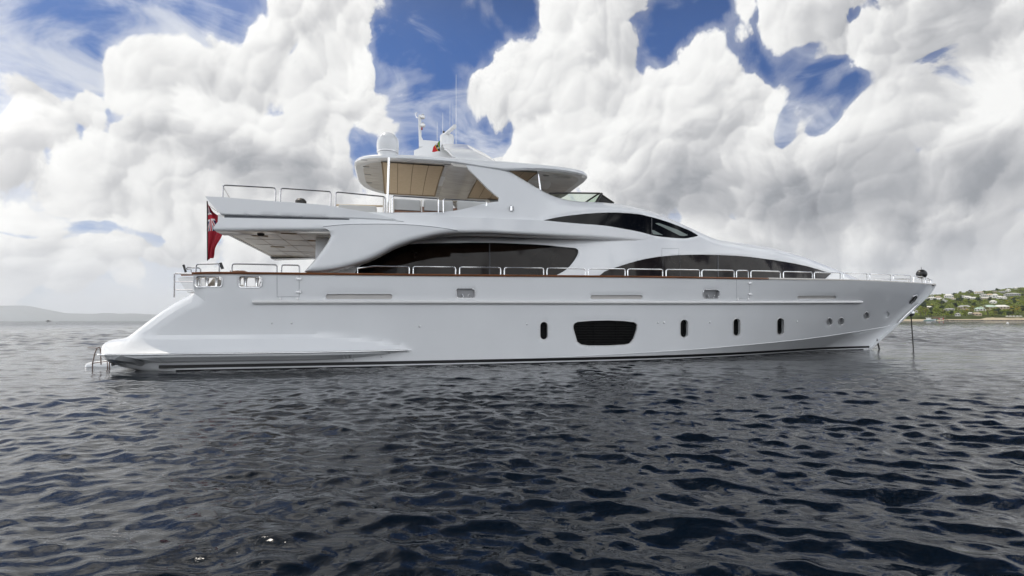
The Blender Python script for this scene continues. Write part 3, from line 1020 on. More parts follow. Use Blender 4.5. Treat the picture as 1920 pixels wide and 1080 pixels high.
saloon_px = spl([(662, 522), (669, 505), (681, 494), (704, 482.6), (730, 470), (748, 462.5), (767, 458), (804, 456), (859, 455.2), (920, 455), (954, 456), (1010, 458.5), (1047, 462), (1070, 464.2)], 8) + \
            spl([(1070, 464.2), (1080, 465.3), (1084.3, 468.5), (1084.6, 474), (1081, 482), (1073, 494), (1061, 506), (1045, 515), (1030, 522)], 4)
fwd_px = [(1108, 524)] + spl([(1126, 515.5), (1134, 509), (1153, 502), (1176, 494.6), (1203, 487), (1231, 482), (1268, 478.5), (1305, 477.4), (1342, 478), (1398, 481), (1440, 486), (1490, 494), (1517, 500), (1541, 507), (1559, 513)], 8) + [(1549, 522), (1545, 525)]
wheel_px = spl([(1019, 413), (1047, 407), (1084, 402), (1121, 399), (1158, 398.5), (1200, 402), (1222, 406.7), (1250, 415), (1277, 425), (1298, 434), (1308, 440)], 8)[:-1] + \
           [(1308, 440), (1309.5, 441.6), (1306, 443.2), (1290, 446.5), (1281, 447), (1261, 445.8), (1240, 443.8)] + spl([(1227, 442), (1203, 435.5), (1176, 430), (1139, 424.2), (1084, 419), (1047, 415.7)], 8)
Yw = Ysup
wins = [SX(saloon_px, Yw), SX(fwd_px, Yw), SX(wheel_px, Yw)]
bev_edges = SX(arch_top_px, Ysb)
sup = relief('superstructure', out, Ysup, M['gelcoat'], yacht, holes=wins, res=.085, bevel=FB, bevel_edges=bev_edges, rim=.12, hole_rim=.05, hole_bevel=.015, mirror='join')

def window(name, px, depth, m, mull=(), grow=1.03):
    w = pane(name, px, depth, M[m], Yf=Ysup, grow=grow, res=.1)
    for (x, ya, yb, r) in mull:
        P = [S(x, y, lambda X, Z: Ysup(X, Z) + depth - .004) for y in np.linspace(ya, yb, 8)]
        twin(MB(), P, r, 5).build('window_joint', M['glass_joint'], w)
    return w
sw = window('saloon_window', saloon_px, .035, 'tint_glass', [(918, 457, 520, .02)])
fw = window('forward_window', fwd_px, .035, 'tint_glass', [(1243, 482, 522, .006), (1275, 479, 522, .006), (1346, 479, 523, .025)])
ww = window('wheelhouse_window', wheel_px, .030, 'black_glass', [(1222, 408, 441, .012)])
# black band printed round the saloon glass
def band(name, outer_px, inner_px, depth, m, parent):
    return relief(name, SX(outer_px, Ysup), lambda X, Z: Ysup(X, Z) + depth, m, parent, holes=[SX(inner_px, Ysup)], res=.09, rim=0)
sal_in = spl([(690, 521), (700, 507), (722, 492), (745, 480), (770, 469), (800, 462.5), (840, 459.5), (920, 458.8), (1000, 461), (1040, 464.5), (1068, 467.2), (1078, 468.5)], 8) + spl([(1079, 470), (1081.5, 474), (1077, 483), (1070, 494), (1058, 506), (1046, 514)], 5)[1:] + [(1034, 520.5)]
band('glass_border', saloon_px, sal_in, .031, M['black_glass'], sw)
# pale patches painted as daylight showing through the front quarter glass
for q in ([(1229, 418.5), (1236, 417.8), (1270, 430), (1291, 440.5), (1284, 442.5), (1276, 441.8)], [(1222.5, 431), (1227, 431.5), (1244, 440.5), (1225, 439)]):
    pane('daylight_patch', q, .026, M['daylight_tone'], parent=ww, Yf=Ysup, grow=1.0)

# roof skins closing the two sides
def skin(name, px, Yf, m, dz=.10, parent=yacht, inset=.0):
    P = [S(x, y, Yf) for x, y in px]
    rings = []
    for p in P:
        h = YC - p[1]
        rings.append([(p[0], p[1] + .005, p[2] - .004), (p[0], YC - h * .6, p[2] + dz * .7), (p[0], YC, p[2] + dz), (p[0], YC + h * .6, p[2] + dz * .7), (p[0], 2 * YC - p[1] - .005, p[2] - .004)])
    return MB().rings(rings, False).build(name, m, parent)
i0 = next(i for i, p in enumerate(arch_top_px) if p[0] > 1140)
skin('roof', arch_top_px[i0:], Ysb, M['gelcoat'], .04)
i1 = next(i for i, p in enumerate(arch_top_px) if p[0] > 940)
skin('arch_top', arch_top_px[:i1], Ysb, M['gelcoat'], .62)

# flybridge side band
bot_band = spl([(404, 434), (440, 433.5), (560, 432.5), (640, 432.5), (740, 433.5), (858, 436), (920, 436.3), (954, 438), (1047, 443), (1139, 448.2), (1195, 453), (1209, 454.3)], 10)
top_band = spl([(415, 408), (560, 411.0), (690, 413), (740, 414.6)], 10) 
crease = spl([(757, 403.5), (840, 406), (960, 411), (1020, 413.5), (1060, 417.6), (1140, 424.0), (1200, 436), (1227, 443.6)], 10)
left_end = [(400, 430), (399.5, 427), (403, 422.5), (409, 415)]
band_px = bot_band + [(1218, 449.5)] + crease[::-1] + [(740, 404)] + [(690, 402.5), (655, 401), (655, 412.4)] + [p for p in top_band[::-1] if p[0] < 650] + left_end[::-1]
FBE = .10
relief('flybridge_side', SX(band_px, Yfas), Yfas, M['gelcoat'], yacht, res=.08, bevel=FBE, bevel_edges=SX(bot_band, Yfas), rim=.55, mirror='pair')
# upper wing of the overhang above the groove
Ywing = lambda X, Z: Yfas(X, Z) - .03 - .10 * np.clip(np.asarray(Z, float) - 4.15, -1, 1)
wing_top = spl([(384, 368), (416, 369.5), (481, 374.8), (555, 380), (611, 384.8), (648, 391), (690, 397.8), (725, 406), (757, 415)], 10)
wing_bot = spl([(740, 413.8), (690, 410.6), (560, 406.6), (414, 402.5)], 10)
relief('overhang_wing', SX(wing_top + wing_bot, Ywing), Ywing, M['gelcoat'], yacht, res=.08, bevel=.03, bevel_edges=SX(wing_bot, Ywing), rim=.16, mirror='pair')
relief('groove_strip', SX([(418, 400), (560, 404), (655, 408), (655, 414), (560, 414), (420, 411)], Yfas), lambda X, Z: Yfas(X, Z) + .06, M['groove'], yacht, rim=0)

# swept buttress from the side deck up to the overhang
but_low = spl([(571, 509.5), (590, 509.6), (610, 508), (635, 504), (660, 497.5), (685, 489.5), (710, 478.5), (740, 463), (765, 454), (790, 447), (825, 439.5), (858, 436.3)], 6)
but_top = spl([(858, 432.3), (830, 427.6), (800, 424), (760, 421), (700, 420), (640, 421.5), (606, 425.0)], 8)
but_left = spl([(608, 428), (615, 430.5), (619, 435), (618.5, 441), (612, 455), (601, 470.5), (588, 487), (574, 503), (569, 508.5)], 5)
Ybut = lambda X, Z: YC - (3.43 - .0 * np.asarray(Z, float)) + 0 * np.asarray(X, float)
bl = SX(but_low, Ybut)
relief('side_buttress', bl + SX(but_top, Ybut) + SX(but_left, Ybut), Ybut, M['gelcoat'], yacht, res=.07, bevel=.13,
       bevel_edges=SX(but_left[3:], Ybut) + bl, rim=.42, mirror='pair')
joint('buttress_joint', [(606, 424.6)] + but_top[::-1][1:] , Ybut, .008)

# soffit vent strip above the saloon window
relief('soffit_vent', SX([(966, 441.8), (1024, 444.3), (1028, 446.4), (962, 445.2)], lambda X, Z: Ysup(X, Z) - .02), lambda X, Z: Ysup(X, Z) - .035, M['seam'], yacht, rim=.05)
joint('locker_joint', [(1241, 482), (1241, 466), (1273, 466), (1273, 478)], Ysup, .004)
# side lamp on the arch foot
q = S(959, 391, Ysup)
MB().rbox(q[0] - .05, q[1] - .07, q[2] - .08, q[0] + .05, q[1] + .05, q[2] + .07, .02).build('navigation_lamp', M['dark_metal'], yacht)
MB().lathe([(.0, -.09), (.042, -.09), (.045, .06), (.03, .08), (0, .08)], (q[0] - .02, q[1] - .06, q[2]), 12).build('lamp_housing', M['chrome'], yacht)

# cockpit ceiling under the overhang
Zc = float(S(470, 432, Yfas)[2]) + .02
xa, xb = float(S(404, 434, Yfas)[0]) + .02, .1
yn = float(Yfas(-2, Zc)) + .12
ceil_ = MB().box(xa + .05, yn, Zc, xb, 2 * YC - yn, Zc + .08).build('cockpit_ceiling', M['ceiling'], yacht)
mb = MB()
for x in np.arange(xa + .7, xb, .62):
    mb.box(x, yn + .35, Zc - .003, x + .014, 2 * YC - yn - .35, Zc + .01)
for y in (yn + .35, yn + 1.5, yn + 2.6, YC + 1.0, YC + 2.2, 2 * YC - yn - .35):
    mb.box(xa + .25, y, Zc - .0045, xb, y + .014, Zc + .01)
mb.build('ceiling_joint', M['seam'], ceil_)
mb = MB()
for (x, y) in [(xa + .6, yn + .8), (xa + .6, yn + 3.0), (xa + 1.5, yn + .2), (xa + 2.0, yn + 1.4), (xa + 2.0, yn + 3.4), (xa + 3.1, yn + .9), (xa + 3.1, yn + 2.2), (xa + 3.2, yn + 4.2), (xa + 4.2, yn + 1.0), (xa + 4.3, yn + 2.6), (xa + 4.2, yn + .2)]:
    MB().rbox(x, y, Zc - .012, x + .42, y + .13, Zc + .01, .03).build('ceiling_lamp', M['canvas_edge'], ceil_)
q = S(489, 435, yn + .3)
MB().lathe([(0, -.11), (.06, -.10), (.095, -.05), (.10, 0), (.10, .02), (0, .02)], (q[0], yn + .3, Zc - .0), 16).build('dome_camera', M['black'], ceil_)
MB().rbox(-2.9, 19.4, Zc - .34, .6, 21.0, Zc + .02, .16).build('ceiling_locker', M['ceiling'], ceil_)
# aft end boards of the overhang and the flybridge floor
mb = MB()
mb.box(xa - .02, yn - .02, Zc - .02, xa + .06, 2 * YC - yn + .02, Zc + .40)
mb.build('overhang_end', M['gelcoat'], yacht)
deck('flybridge_deck', lambda x: 4.02 + 0 * x, xa + .07, 3.2, lambda x: 2.75 + 0 * x, M['deck_white'], .06, 12)
# after bulkhead of the saloon with its dark sliding door
MB().box(.3, YC - 2.2, 1.9, .4, YC + 2.2, Zc - .01).build('saloon_bulkhead', M['gelcoat_warm'], yacht)
MB().box(.275, YC - 1.5, 1.95, .297, YC + 1.5, Zc - .25).build('saloon_door', M['tint_glass'], yacht)

# ------------------------------------------------------------------ hardtop
ZT = 6.26
xh0, xh1, hw = -1.45, 6.72, 2.45
def ht_plan(n=120, ins=0.0):
    pts = []
    cx, ax = (xh0 + xh1) / 2, (xh1 - xh0) / 2 - ins
    for k in range(n):
        a = 2 * math.pi * k / n
        c, s = math.cos(a), math.sin(a)
        ex = 2 / 4.2 if c < 0 else 2 / 3.2
        pts.append((cx + ax * math.copysign(abs(c) ** ex, c), YC + (hw - ins) * math.copysign(abs(s) ** (2 / 4.0), s)))
    return pts
def ht_z(x, y):
    t = abs(y - YC) / hw
    return .13 * (1 - t * t) - .06 * (1 - sstep(.80, 1.0, t)) * 0
ringsH = []
dip = lambda x, y: -.13 * math.exp(-((x - 3.2) / .95) ** 2) * sstep(.80, .97, abs(y - YC) / hw)
for ins, z in ((.75, .02), (.40, .0), (.16, -.01), (.05, .0), (0, .05), (.0, .11), (.03, .155), (.12, .18), (.5, .21), (1.2, .24)):
    ringsH.append([(x, y, ZT + z + ht_z(x, y) + (float(dip(x, y)) if z <= .05 and ins <= .16 else 0)) for x, y in ht_plan(120, ins)])
ht = MB().rings(ringsH, True, True, True).build('hardtop', M['gelcoat'], yacht)
# lined underside and the two canvas sun roofs
def ht_sheet(mb, x0, x1, y0, y1, dz, nx=10, ny=12):
    V = [(x, y, ZT + ht_z(x, y) + dz) for x in np.linspace(x0, x1, nx) for y in np.linspace(y0, y1, ny)]
    F = [(i * ny + j, i * ny + j + 1, (i + 1) * ny + j + 1, (i + 1) * ny + j) for i in range(nx - 1) for j in range(ny - 1)]
    return mb.add(V, F)
mb = MB()
V = []
n = 120
rr = [[(x, y, ZT + ht_z(x, y) - .004 + (-.004 if ins else 0)) for x, y in ht_plan(n, .17 + ins)] for ins in (0, .5, 1.0, 1.6, 2.2)]
liner = mb.rings(rr, True, False, True).build('hardtop_lining', M['lining'], ht)
for (x0, x1, k) in ((-.52, 1.42, 4), (2.75, 4.55, 4)):
    sr = ht_sheet(MB(), x0, x1, YC - 1.95, YC + 1.95, -.040).build('canvas_sunroof', M['canvas'], ht)
    mb = MB()
    for i in range(k + 1):
        x = x0 + (x1 - x0) * i / k
        mb.tube([(x, y, ZT + ht_z(x, y) - .040) for y in np.linspace(YC - 1.95, YC + 1.95, 12)], .012 if 0 < i < k else .025, 6)
    mb.tube([(x0, YC + 1.95, ZT + ht_z(0, YC + 1.95) - .04), (x1, YC + 1.95, ZT + ht_z(0, YC + 1.95) - .04)], .03, 6)
    mb.build('canvas_seam', M['canvas_edge'], sr)
for (x, y) in [(-1.05, YC - 2.0), (-1.05, YC - 1.1), (-1.05, YC - .1), (-1.05, YC + .9), (.35, YC - 2.15), (1.5, YC - 2.15), (5.0, YC - 1.5), (5.2, YC + .2), (5.1, YC + 1.3)]:
    z = ZT + ht_z(x, y)
    MB().rbox(x - .10, y - .03, z - .026, x + .10, y + .03, z, .012).build('ceiling_lamp', M['fairlead'], liner)
# cross beam of the arch
bx = MB()
rb = []
for y in np.linspace(YC - 2.40, YC + 2.40, 20):
    z = ZT + ht_z(0, y)
    rb.append([(1.62, y, z + .02), (1.60, y, z - .05), (1.70, y, z - .10), (2.55, y, z - .14), (2.72, y, z - .08), (2.72, y, z + .02)])
bx.rings(rb, True, True, True).build('arch_crossbeam', M['lining'], yacht)
# hardtop posts
for (x, ya, yb, Y) in ((727.5, 399, 291, 15.30), (1013, 362, 318, 15.75)):
    a, b_ = S(x - 2, ya, Y), S(x + (2 if x < 900 else -4), yb, Y)
    b_[2] = ZT + ht_z(b_[0], Y)
    if x < 900:
        a = np.array([a[0], Y, 4.1])
    else:
        a, b_ = S(1014.5, 368, Y), S(1008.5, 318, Y)
        b_[2] = ZT + ht_z(b_[0], Y)
    for fl in (0, 1):
        if x > 900 and fl:
            continue
        pp = [flip(a), flip(b_)] if fl else [a, b_]
        MB().tube(pp, .038, 10).build('hardtop_post', M['chrome'], yacht)
# satellite dome
q = S(727, 281, 15.95)
q[2] = ZT + .35
for fl in (0, 1):
    c = flip(q) if fl else q
    dm = MB().lathe([(.0, -.20), (.285, -.20), (.30, -.02), (.325, -.005), (.338, .08), (.345, .20)] + [(.345 * math.cos(R(a)), .28 + .38 * math.sin(R(a))) for a in range(0, 91, 9)], c, 32).build('satellite_dome', M['gelcoat'], yacht)
    MB().lathe([(.31, -.015), (.3325, -.005), (.336, .03), (.333, .035)], c, 32).build('dome_band', M['fitting'], dm)
# mast, lights, radar, aerials
def Pc(x, y, Y=YC):
    return S(x, y, Y)
mast = MB()
a = Pc(787.5, 217); b_ = Pc(787.5, 262); c = Pc(787.5, 279)
e = Pc(834, 281)
def slab(mb, poly, y0, y1):
    n = len(poly)
    return mb.rings([[(p[0], y0, p[1]) for p in poly], [(p[0], y1, p[1]) for p in poly]], True, True, True)
mp = SX([(784.5, 217), (789.5, 217), (790, 258), (793, 264), (835, 268), (835, 281), (800, 277), (785.5, 276)], YC)
slab(mast, mp, YC - .10, YC + .10).build('mast', M['gelcoat'], yacht)
slab(MB(), SX([(776, 284), (800, 274), (835, 276), (860, 284), (860, 300), (776, 300)], YC), YC - .12, YC + .12).build('mast_base', M['gelcoat'], yacht)
for (x, y) in ((791.5, 219.5), (792, 235)):
    q = Pc(x + 1, y, YC - .14)
    l = MB().lathe([(0, .10), (.035, .10), (.045, .085), (.02, .07), (.02, .05), (.085, .04), (.085, -.03), (.06, -.06), (0, -.06)], q, 14).build('mast_lamp', M['fitting'], yacht)
q = Pc(791, 241, YC - .14)
MB().lathe([(0, .04), (.03, .04), (.03, -.05), (0, -.06)], q, 10).build('red_lamp', mat('red_lens', (.25, .01, .03), .2), yacht)
an = MB().tube([Pc(784.5, 221), Pc(781, 220), Pc(780, 216), Pc(780, 212.5)], .018, 6)
an.tube([Pc(777.5, 211), Pc(780, 213), Pc(782.5, 211)], .012, 6).build('wind_sensor', M['steel'], yacht)
rd = MB().lathe([(0, .22), (.20, .22), (.25, .17), (.26, .05), (.24, -.12), (.26, -.30), (.20, -.34), (0, -.34)], Pc(838, 264), 20).build('radar_pedestal', M['gelcoat'], yacht)
p0, p1 = Pc(834, 253, YC - .10), Pc(852.5, 237, YC - .7)
rings = []
for t in np.linspace(0, 1, 6):
    c_ = p0 + (p1 - p0) * t
    rings.append([(c_[0] + .07 * math.cos(a_), c_[1], c_[2] + .075 * math.sin(a_)) for a_ in np.linspace(0, 2 * math.pi, 12, endpoint=False)])
MB().rings(rings, True, True, True).build('radar_scanner', M['gelcoat'], rd)
MB().tube([Pc(838, 258), (p0 + p1) / 2 * .2 + p0 * .8], .06, 10).build('radar_shaft', M['fitting'], rd)
MB().lathe([(0, .07), (.035, .06), (.035, -.03), (.015, -.05), (.015, -.16), (0, -.16)], Pc(832, 249), 10).build('mast_lamp', M['dark_metal'], yacht)
for (x, y0, y1, r) in ((855, 282, 140, .008), (843.5, 276, 190, .006), (849, 278, 190, .005), (830, 256, 211, .007), (819.5, 280, 228, .008)):
    MB().tube([Pc(x, y0, YC + .3), Pc(x + .2, y1, YC + .3)], [r * 1.6, r * .7], 6).build('whip_aerial', M['fitting'], yacht)

# flybridge windscreen
wsY = lambda X, Z: Ysup(X, Z) + .35
fr = MB()
pA = [S(x, y, wsY) for x, y in ((1024, 366), (1031, 362.6), (1070, 361.8), (1124, 362.3), (1151, 380.5))]
pB = [S(x, y, wsY) for x, y in ((1024, 366), (1066, 379), (1114, 381), (1151, 381.5))]
for P in (pA,):
    for fl in (0, 1):
        fr.tube([flip(p) for p in P] if fl else P, .028, 8)
fr.tube([pA[3], flip(pA[3])], .03, 8)
fr.tube([S(1128, 363, wsY), S(1117, 381, wsY)], .05, 8)
fr.tube([flip(S(1128, 363, wsY)), flip(S(1117, 381, wsY))], .05, 8)
ws = fr.build('flybridge_windscreen', M['dark_metal'], yacht)
def quad_sheet(P):
    return MB().add(P, [tuple(range(len(P)))])
gl = mat('screen_glass', (0.46, 0.56, 0.47), 0.02, trans=1.0, ior=1.02, spec=.3)
dgl = M['black_glass']
side = [S(x, y, wsY) for x, y in ((1026, 366), (1032, 363), (1124, 362.6), (1116, 382), (1066, 380))]
quad_sheet(side).build('screen_pane', gl, ws)
quad_sheet([flip(p) for p in side]).build('screen_pane', gl, ws)
front = [S(1126, 363, wsY), S(1151, 381, wsY)]
quad_sheet([front[0], front[1], flip(front[1]), flip(front[0])]).build('screen_pane', gl, ws)
quad_sheet([S(1126, 363, wsY), S(1151, 381, wsY), S(1118, 382, wsY)]).build('screen_corner', dgl, ws)
MB().rbox(7.2 - 1.4, YC - 1.3, 4.3, 7.2 - .5, YC + .5, 5.05, .1).build('helm_console', M['black'], yacht)
# flybridge seats and lockers behind the rail
Yse = 15.05
for (x0, x1, ya, yb, m) in ((634, 706, 386, 397, 'cushion'), (737, 789, 374.5, 392.5, 'cushion'), (795, 850, 376, 394, 'cushion'), (857, 916, 378.5, 396, 'cushion')):
    a, b_ = S(x0, yb, Yse), S(x1, ya, Yse)
    MB().rbox(a[0], Yse, a[2], b_[0], Yse + .3, b_[2], .05).build('seat_back', M[m], yacht)
a, b_ = S(737, 396, Yse), S(916, 391, Yse)
MB().rbox(a[0], Yse + .05, a[2] - .1, b_[0], Yse + .9, b_[2] - .02, .05).build('seat_base', M['teak'], yacht)
q = S(564, 376, 15.6)
MB().lathe([(.02, -.2), (.16, -.18), (.16, -.02), (.10, .05), (0, .07)], (q[0], 15.6, q[2]), 12).build('deck_light', M['dark_metal'], yacht)

# ------------------------------------------------------------------ rails
def loop_path(x0, x1, ya0, ya1, b0, b1, Yf, cham=False, lean=.0, r=.075):
    """inverted U of tube between two feet, corners rounded"""
    A, B = S(x0, b0, Yf), S(x1, b1, Yf)
    zt0, zt1 = S(x0, ya0, Yf)[2], S(x1, ya1, Yf)[2]
    TA, TB = np.array([A[0], A[1], zt0]), np.array([B[0], B[1], zt1])
    u = (TB - TA) / np.linalg.norm(TB - TA)
    up = np.array([0, 0, 1.0])
    k = .20 if cham else r
    P = [A, TA - up * (k * .35 if cham else r)]
    if not cham:
        P += [TA - up * r * .35 + u * r * .12, TA - up * r * .1 + u * r * .4]
    P += [TA + u * (k if not cham else .42)]
    # follow the sheer between the corners
    P += [TB - u * r, TB - up * r * .1 - u * r * .4, TB - up * r * .35 - u * r * .12, TB - up * r, B]
    return P
Yrail = lambda X, Z: YC - np.maximum(bs(X) - .04, .02)
loops = [(367, 411, 495.5, 494.2, 511, 511), (434.5, 519, 494.6, 496.3, 511, 512), (527.5, 561, 496.6, 497.4, 512, 513),
         (670.5, 767, 498.6, 500, 513.5, 514.5), (774.5, 854, 500, 501, 514.5, 515.5), (861.5, 938.5, 501, 501.8, 515.5, 516.5), (945.5, 1019, 502, 502.8, 516.5, 517), (1025.5, 1097, 502.8, 503.6, 517, 517.5),
         (1103.5, 1172, 503.6, 504.5, 517.8, 518.5), (1177, 1242.5, 504.6, 505.4, 518.5, 519.2), (1249, 1312, 505.5, 506.3, 519.4, 520), (1316, 1376.5, 506.4, 507.2, 520, 521), (1381, 1403, 507.3, 507.6, 521.3, 521.8),
         (1408, 1463, 508, 509, 522, 522.8), (1469, 1523, 509.4, 510.4, 523, 524), (1527, 1576, 510.6, 511.6, 524.2, 525.2), (1582, 1626, 512, 513.2, 525.4, 526.6), (1631, 1670, 513.6, 515, 526.8, 528.5), (1675, 1708, 515.4, 517.2, 528.8, 530.5)]
for i, L in enumerate(loops):
    P = loop_path(*L, Yrail, cham=(i == 3))
    for fl in (0, 1):
        MB().tube([flip(p) for p in P] if fl else P, .020, 8).build('guard_rail', M['darkened_chrome'] if i < 3 else M['chrome'], yacht)
pul = [S(x, y, Yrail) for x, y in ((1713, 531), (1713, 519.5), (1715, 517.6), (1728, 518.8), (1738, 521.5), (1745.5, 525))]
pul = pul + [(pul[-1][0] + .12, YC, pul[-1][2] - .01)] + [flip(p) for p in pul[::-1]]
pr = MB().tube(pul, .020, 8)
for (x, y0, y1) in ((1735.5, 521, 532.5), (1745.5, 525, 534)):
    P = [S(x, y0, Yrail), S(x, y1, Yrail)]
    pr.tube(P, .020)
    pr.tube([flip(p) for p in P], .020)
pr.build('pulpit_rail', M['chrome'], yacht)
# flybridge rails
Yfr = lambda X, Z: YC - 3.16 + 0 * np.asarray(X, float)
for L in [(417.5, 516, 347, 352.5, 370, 378), (525.5, 620, 353, 359.5, 378, 387), (629, 721.5, 360, 368.8, 388, 398), (735, 822, 367, 373, 399, 399), (831, 912, 373.2, 378.2, 399, 386)]:
    P = loop_path(*L, Yfr)
    for fl in (0, 1):
        MB().tube([flip(p) for p in P] if fl else P, .020, 8).build('flybridge_rail', M['darkened_chrome'] if L[0] < 700 else M['chrome'], yacht)
P = [S(417.5, 348, Yfr), S(431, 371, lambda X, Z: YC - 2.6 + 0 * X)]
MB().tube(P, .014, 6).build('rail_brace', M['chrome'], yacht)
for (x0, x1, y0, y1) in ((628, 718, 384.5, 386.5),):
    MB().tube([S(x0, y0, 15.3), S(x1, y1, 15.3)], .03, 6).build('seat_trim', M['canvas'], yacht)
for x in (719, 723.5, 733.5, 738, 790.5, 821.5, 831):
    a = S(x, 397.5, 15.0)
    MB().tube([a, S(x, 370.5 if x < 760 else 375, 15.0)], .022, 6).build('rail_post', M['gelcoat_warm'], yacht)

# stern gangway rails and cleats
st = MB()
Ys_ = 16.4
st.tube([S(326.5, 557.5, Ys_), S(326.8, 514.8, Ys_), S(329, 512.8, Ys_), S(360, 513.6, Ys_)], .022, 8)
for y in (528, 543.5):
    st.tube([S(327, y, Ys_), S(362, y + .5, Ys_)], .014, 8)
st.build('gangway_rail', M['darkened_chrome'], yacht)
mb = MB()
slab(mb, SX([(333, 522), (343, 519.5), (364, 519), (364, 546), (352, 549), (346, 541)], 17.3), 17.3, 18.4)
mb.build('gangway_box', M['gelcoat'], yacht)
MB().tube([S(340, 515.5, 17.2), S(362, 515.2, 17.2)], .03, 8).build('gangway_teak', M['teak'], yacht)
cl = MB()
MB().tube([S(344, 496.5, 17.4), S(348.5, 510.5, 17.4)], .035, 8).build('davit_handle', M['black'], yacht)
cl.tube([S(348, 504, 17.0), S(352, 501.5, 17.0), S(373, 502.4, 17.0), S(376, 505, 17.0), S(376, 511, 17.0)], .02, 8)
cl.tube([S(359, 511, 17.0), S(358, 505, 17.0), S(350, 505, 17.0)], .016, 8)
cl.build('stern_davit', M['darkened_chrome'], yacht)
MB().tube([S(413, 493, 15.4), S(417.5, 504, 15.4)], .04, 8).build('rail_handle', M['black'], yacht)
a, b_ = S(431, 511.3, 15.0), S(460, 507.5, 15.0)
MB().rbox(a[0], 14.95, a[2], b_[0], 15.3, b_[2], .03).build('teak_step', M['teak'], yacht)

# anchor stowed on the stem
sh = [S(x, y, YC - .05) for x, y in ((1683, 606), (1697, 592), (1712, 578), (1722, 569.5))]
sh = [(p[0] + .03, p[1], p[2] + .02) for p in sh]
MB().tube(sh, [.03, .05, .055, .03], 8).build('stowed_anchor', M['steel'], yacht)
# ------------------------------------------------------------------ things carried by the yacht
q0, q1 = S(1708, 590, YC), S(1713.5, 668, YC)
def chain(name, a, b, r, label):
    mb = MB()
    a, b = np.array(a), np.array(b)
    n = int(np.linalg.norm(b - a) / .075)
    d = (b - a) / np.linalg.norm(b - a)
    s1 = np.cross(d, (0, 1, 0)); s1 /= np.linalg.norm(s1)
    s2 = np.cross(d, s1)
    for k in range(n + 1):
        c = a + d * k * .075
        s = s1 if k % 2 else s2
        P = [c + d * .052 * math.cos(t) + s * .018 * math.sin(t) for t in np.linspace(0, 2 * math.pi, 10, endpoint=False)]
        mb.tube(P, r, 5, closed=True)
    return tag(mb.build(name, M['dark_metal'], None), label, 'anchor chain')
chain('anchor_chain', q0, (q1[0], q1[1], -.25), .013, 'long dark anchor chain hanging straight down from the bow into the water')
MB().lathe([(0, .14), (.12, .12), (.16, 0), (.12, -.10), (.03, -.14), (0, -.14)], q0 + np.array([-.02, 0, .06]), 14).build('anchor_roller', M['steel'], yacht)
q0, q1 = S(1644, 637, YC), S(1650.5, 653, YC)
chain('mooring_chain', q0, (q1[0], q1[1], -.2), .020, 'short dark chain at the waterline just under the yacht stem')
q = S(1728, 513.8, YC - .35)
bo = empty('anchor_ball', q, 'round black day ball hoisted above the bow rail of the yacht', 'day shape')
MB().lathe([(0, .205)] + [(.205 * math.cos(R(a)), .205 * math.sin(R(a))) for a in range(80, -81, -10)] + [(0, -.205)], q, 24).build('ball', M['black'], bo)
MB().tube([(q[0], q[1], q[2] - .45), (q[0], q[1], q[2] + .33)], .008, 6).build('halyard', M['dark_metal'], bo)

# ensign at the stern
def flag_mat(kind):
    m = bpy.data.materials.new(kind)
    m.use_nodes = True
    N = NT(m.node_tree)
    b = m.node_tree.nodes['Principled BSDF']
    b.inputs['Roughness'].default_value = .75
    uv = N.n('ShaderNodeUVMap').outputs[0]
    s = N.n('ShaderNodeSeparateXYZ')
    N.put(s.inputs[0], uv)
    u, v = s.outputs[0], s.outputs[1]
    lt = lambda a, t: N.m('LESS_THAN', a, t)
    if kind == 'red_ensign':
        cu = N.m('MULTIPLY', u, 2.0)          # canton coordinates 0..1
        cv = N.m('MULTIPLY', v, 2.0)
        inc = N.m('MULTIPLY', lt(u, .5), lt(v, .5))
        x = N.m('SUBTRACT', cu, .5)
        y = N.m('SUBTRACT', cv, .5)
        d1 = N.m('ABSOLUTE', N.m('SUBTRACT', x, y))
        d2 = N.m('ABSOLUTE', N.m('ADD', x, y))
        dg = N.m('MINIMUM', d1, d2)
        ax = N.m('MINIMUM', N.m('ABSOLUTE', x), N.m('ABSOLUTE', y))
        c = N.mix(lt(dg, .13), (.012, .018, .10, 1), (.75, .75, .75, 1))
        c = N.mix(lt(dg, .05), c, (.42, .012, .03, 1))
        c = N.mix(lt(ax, .15), c, (.75, .75, .75, 1))
        c = N.mix(lt(ax, .085), c, (.42, .012, .03, 1))
        c = N.mix(inc, (.30, .008, .022, 1), c)
    else:
        t = N.m('ADD', N.m('SUBTRACT', u, .0), N.m('SUBTRACT', v, 1.0))     # diagonal
        a = N.m('ABSOLUTE', t)
        c = N.mix(N.m('GREATER_THAN', t, 0), (.03, .25, .045, 1), (.50, .015, .02, 1))
        c = N.mix(lt(a, .26), c, (.70, .50, .03, 1))
        c = N.mix(lt(a, .20), c, (.008, .008, .008, 1))
        st_ = N.m('MINIMUM', N.v('DISTANCE', uv, (.30, .70, 0)), N.v('DISTANCE', uv, (.66, .34, 0)))
        c = N.mix(lt(st_, .085), c, (.75, .75, .75, 1))
    N.put(b.inputs['Base Color'], c)
    b.inputs['Subsurface Weight'].default_value = 0
    return m
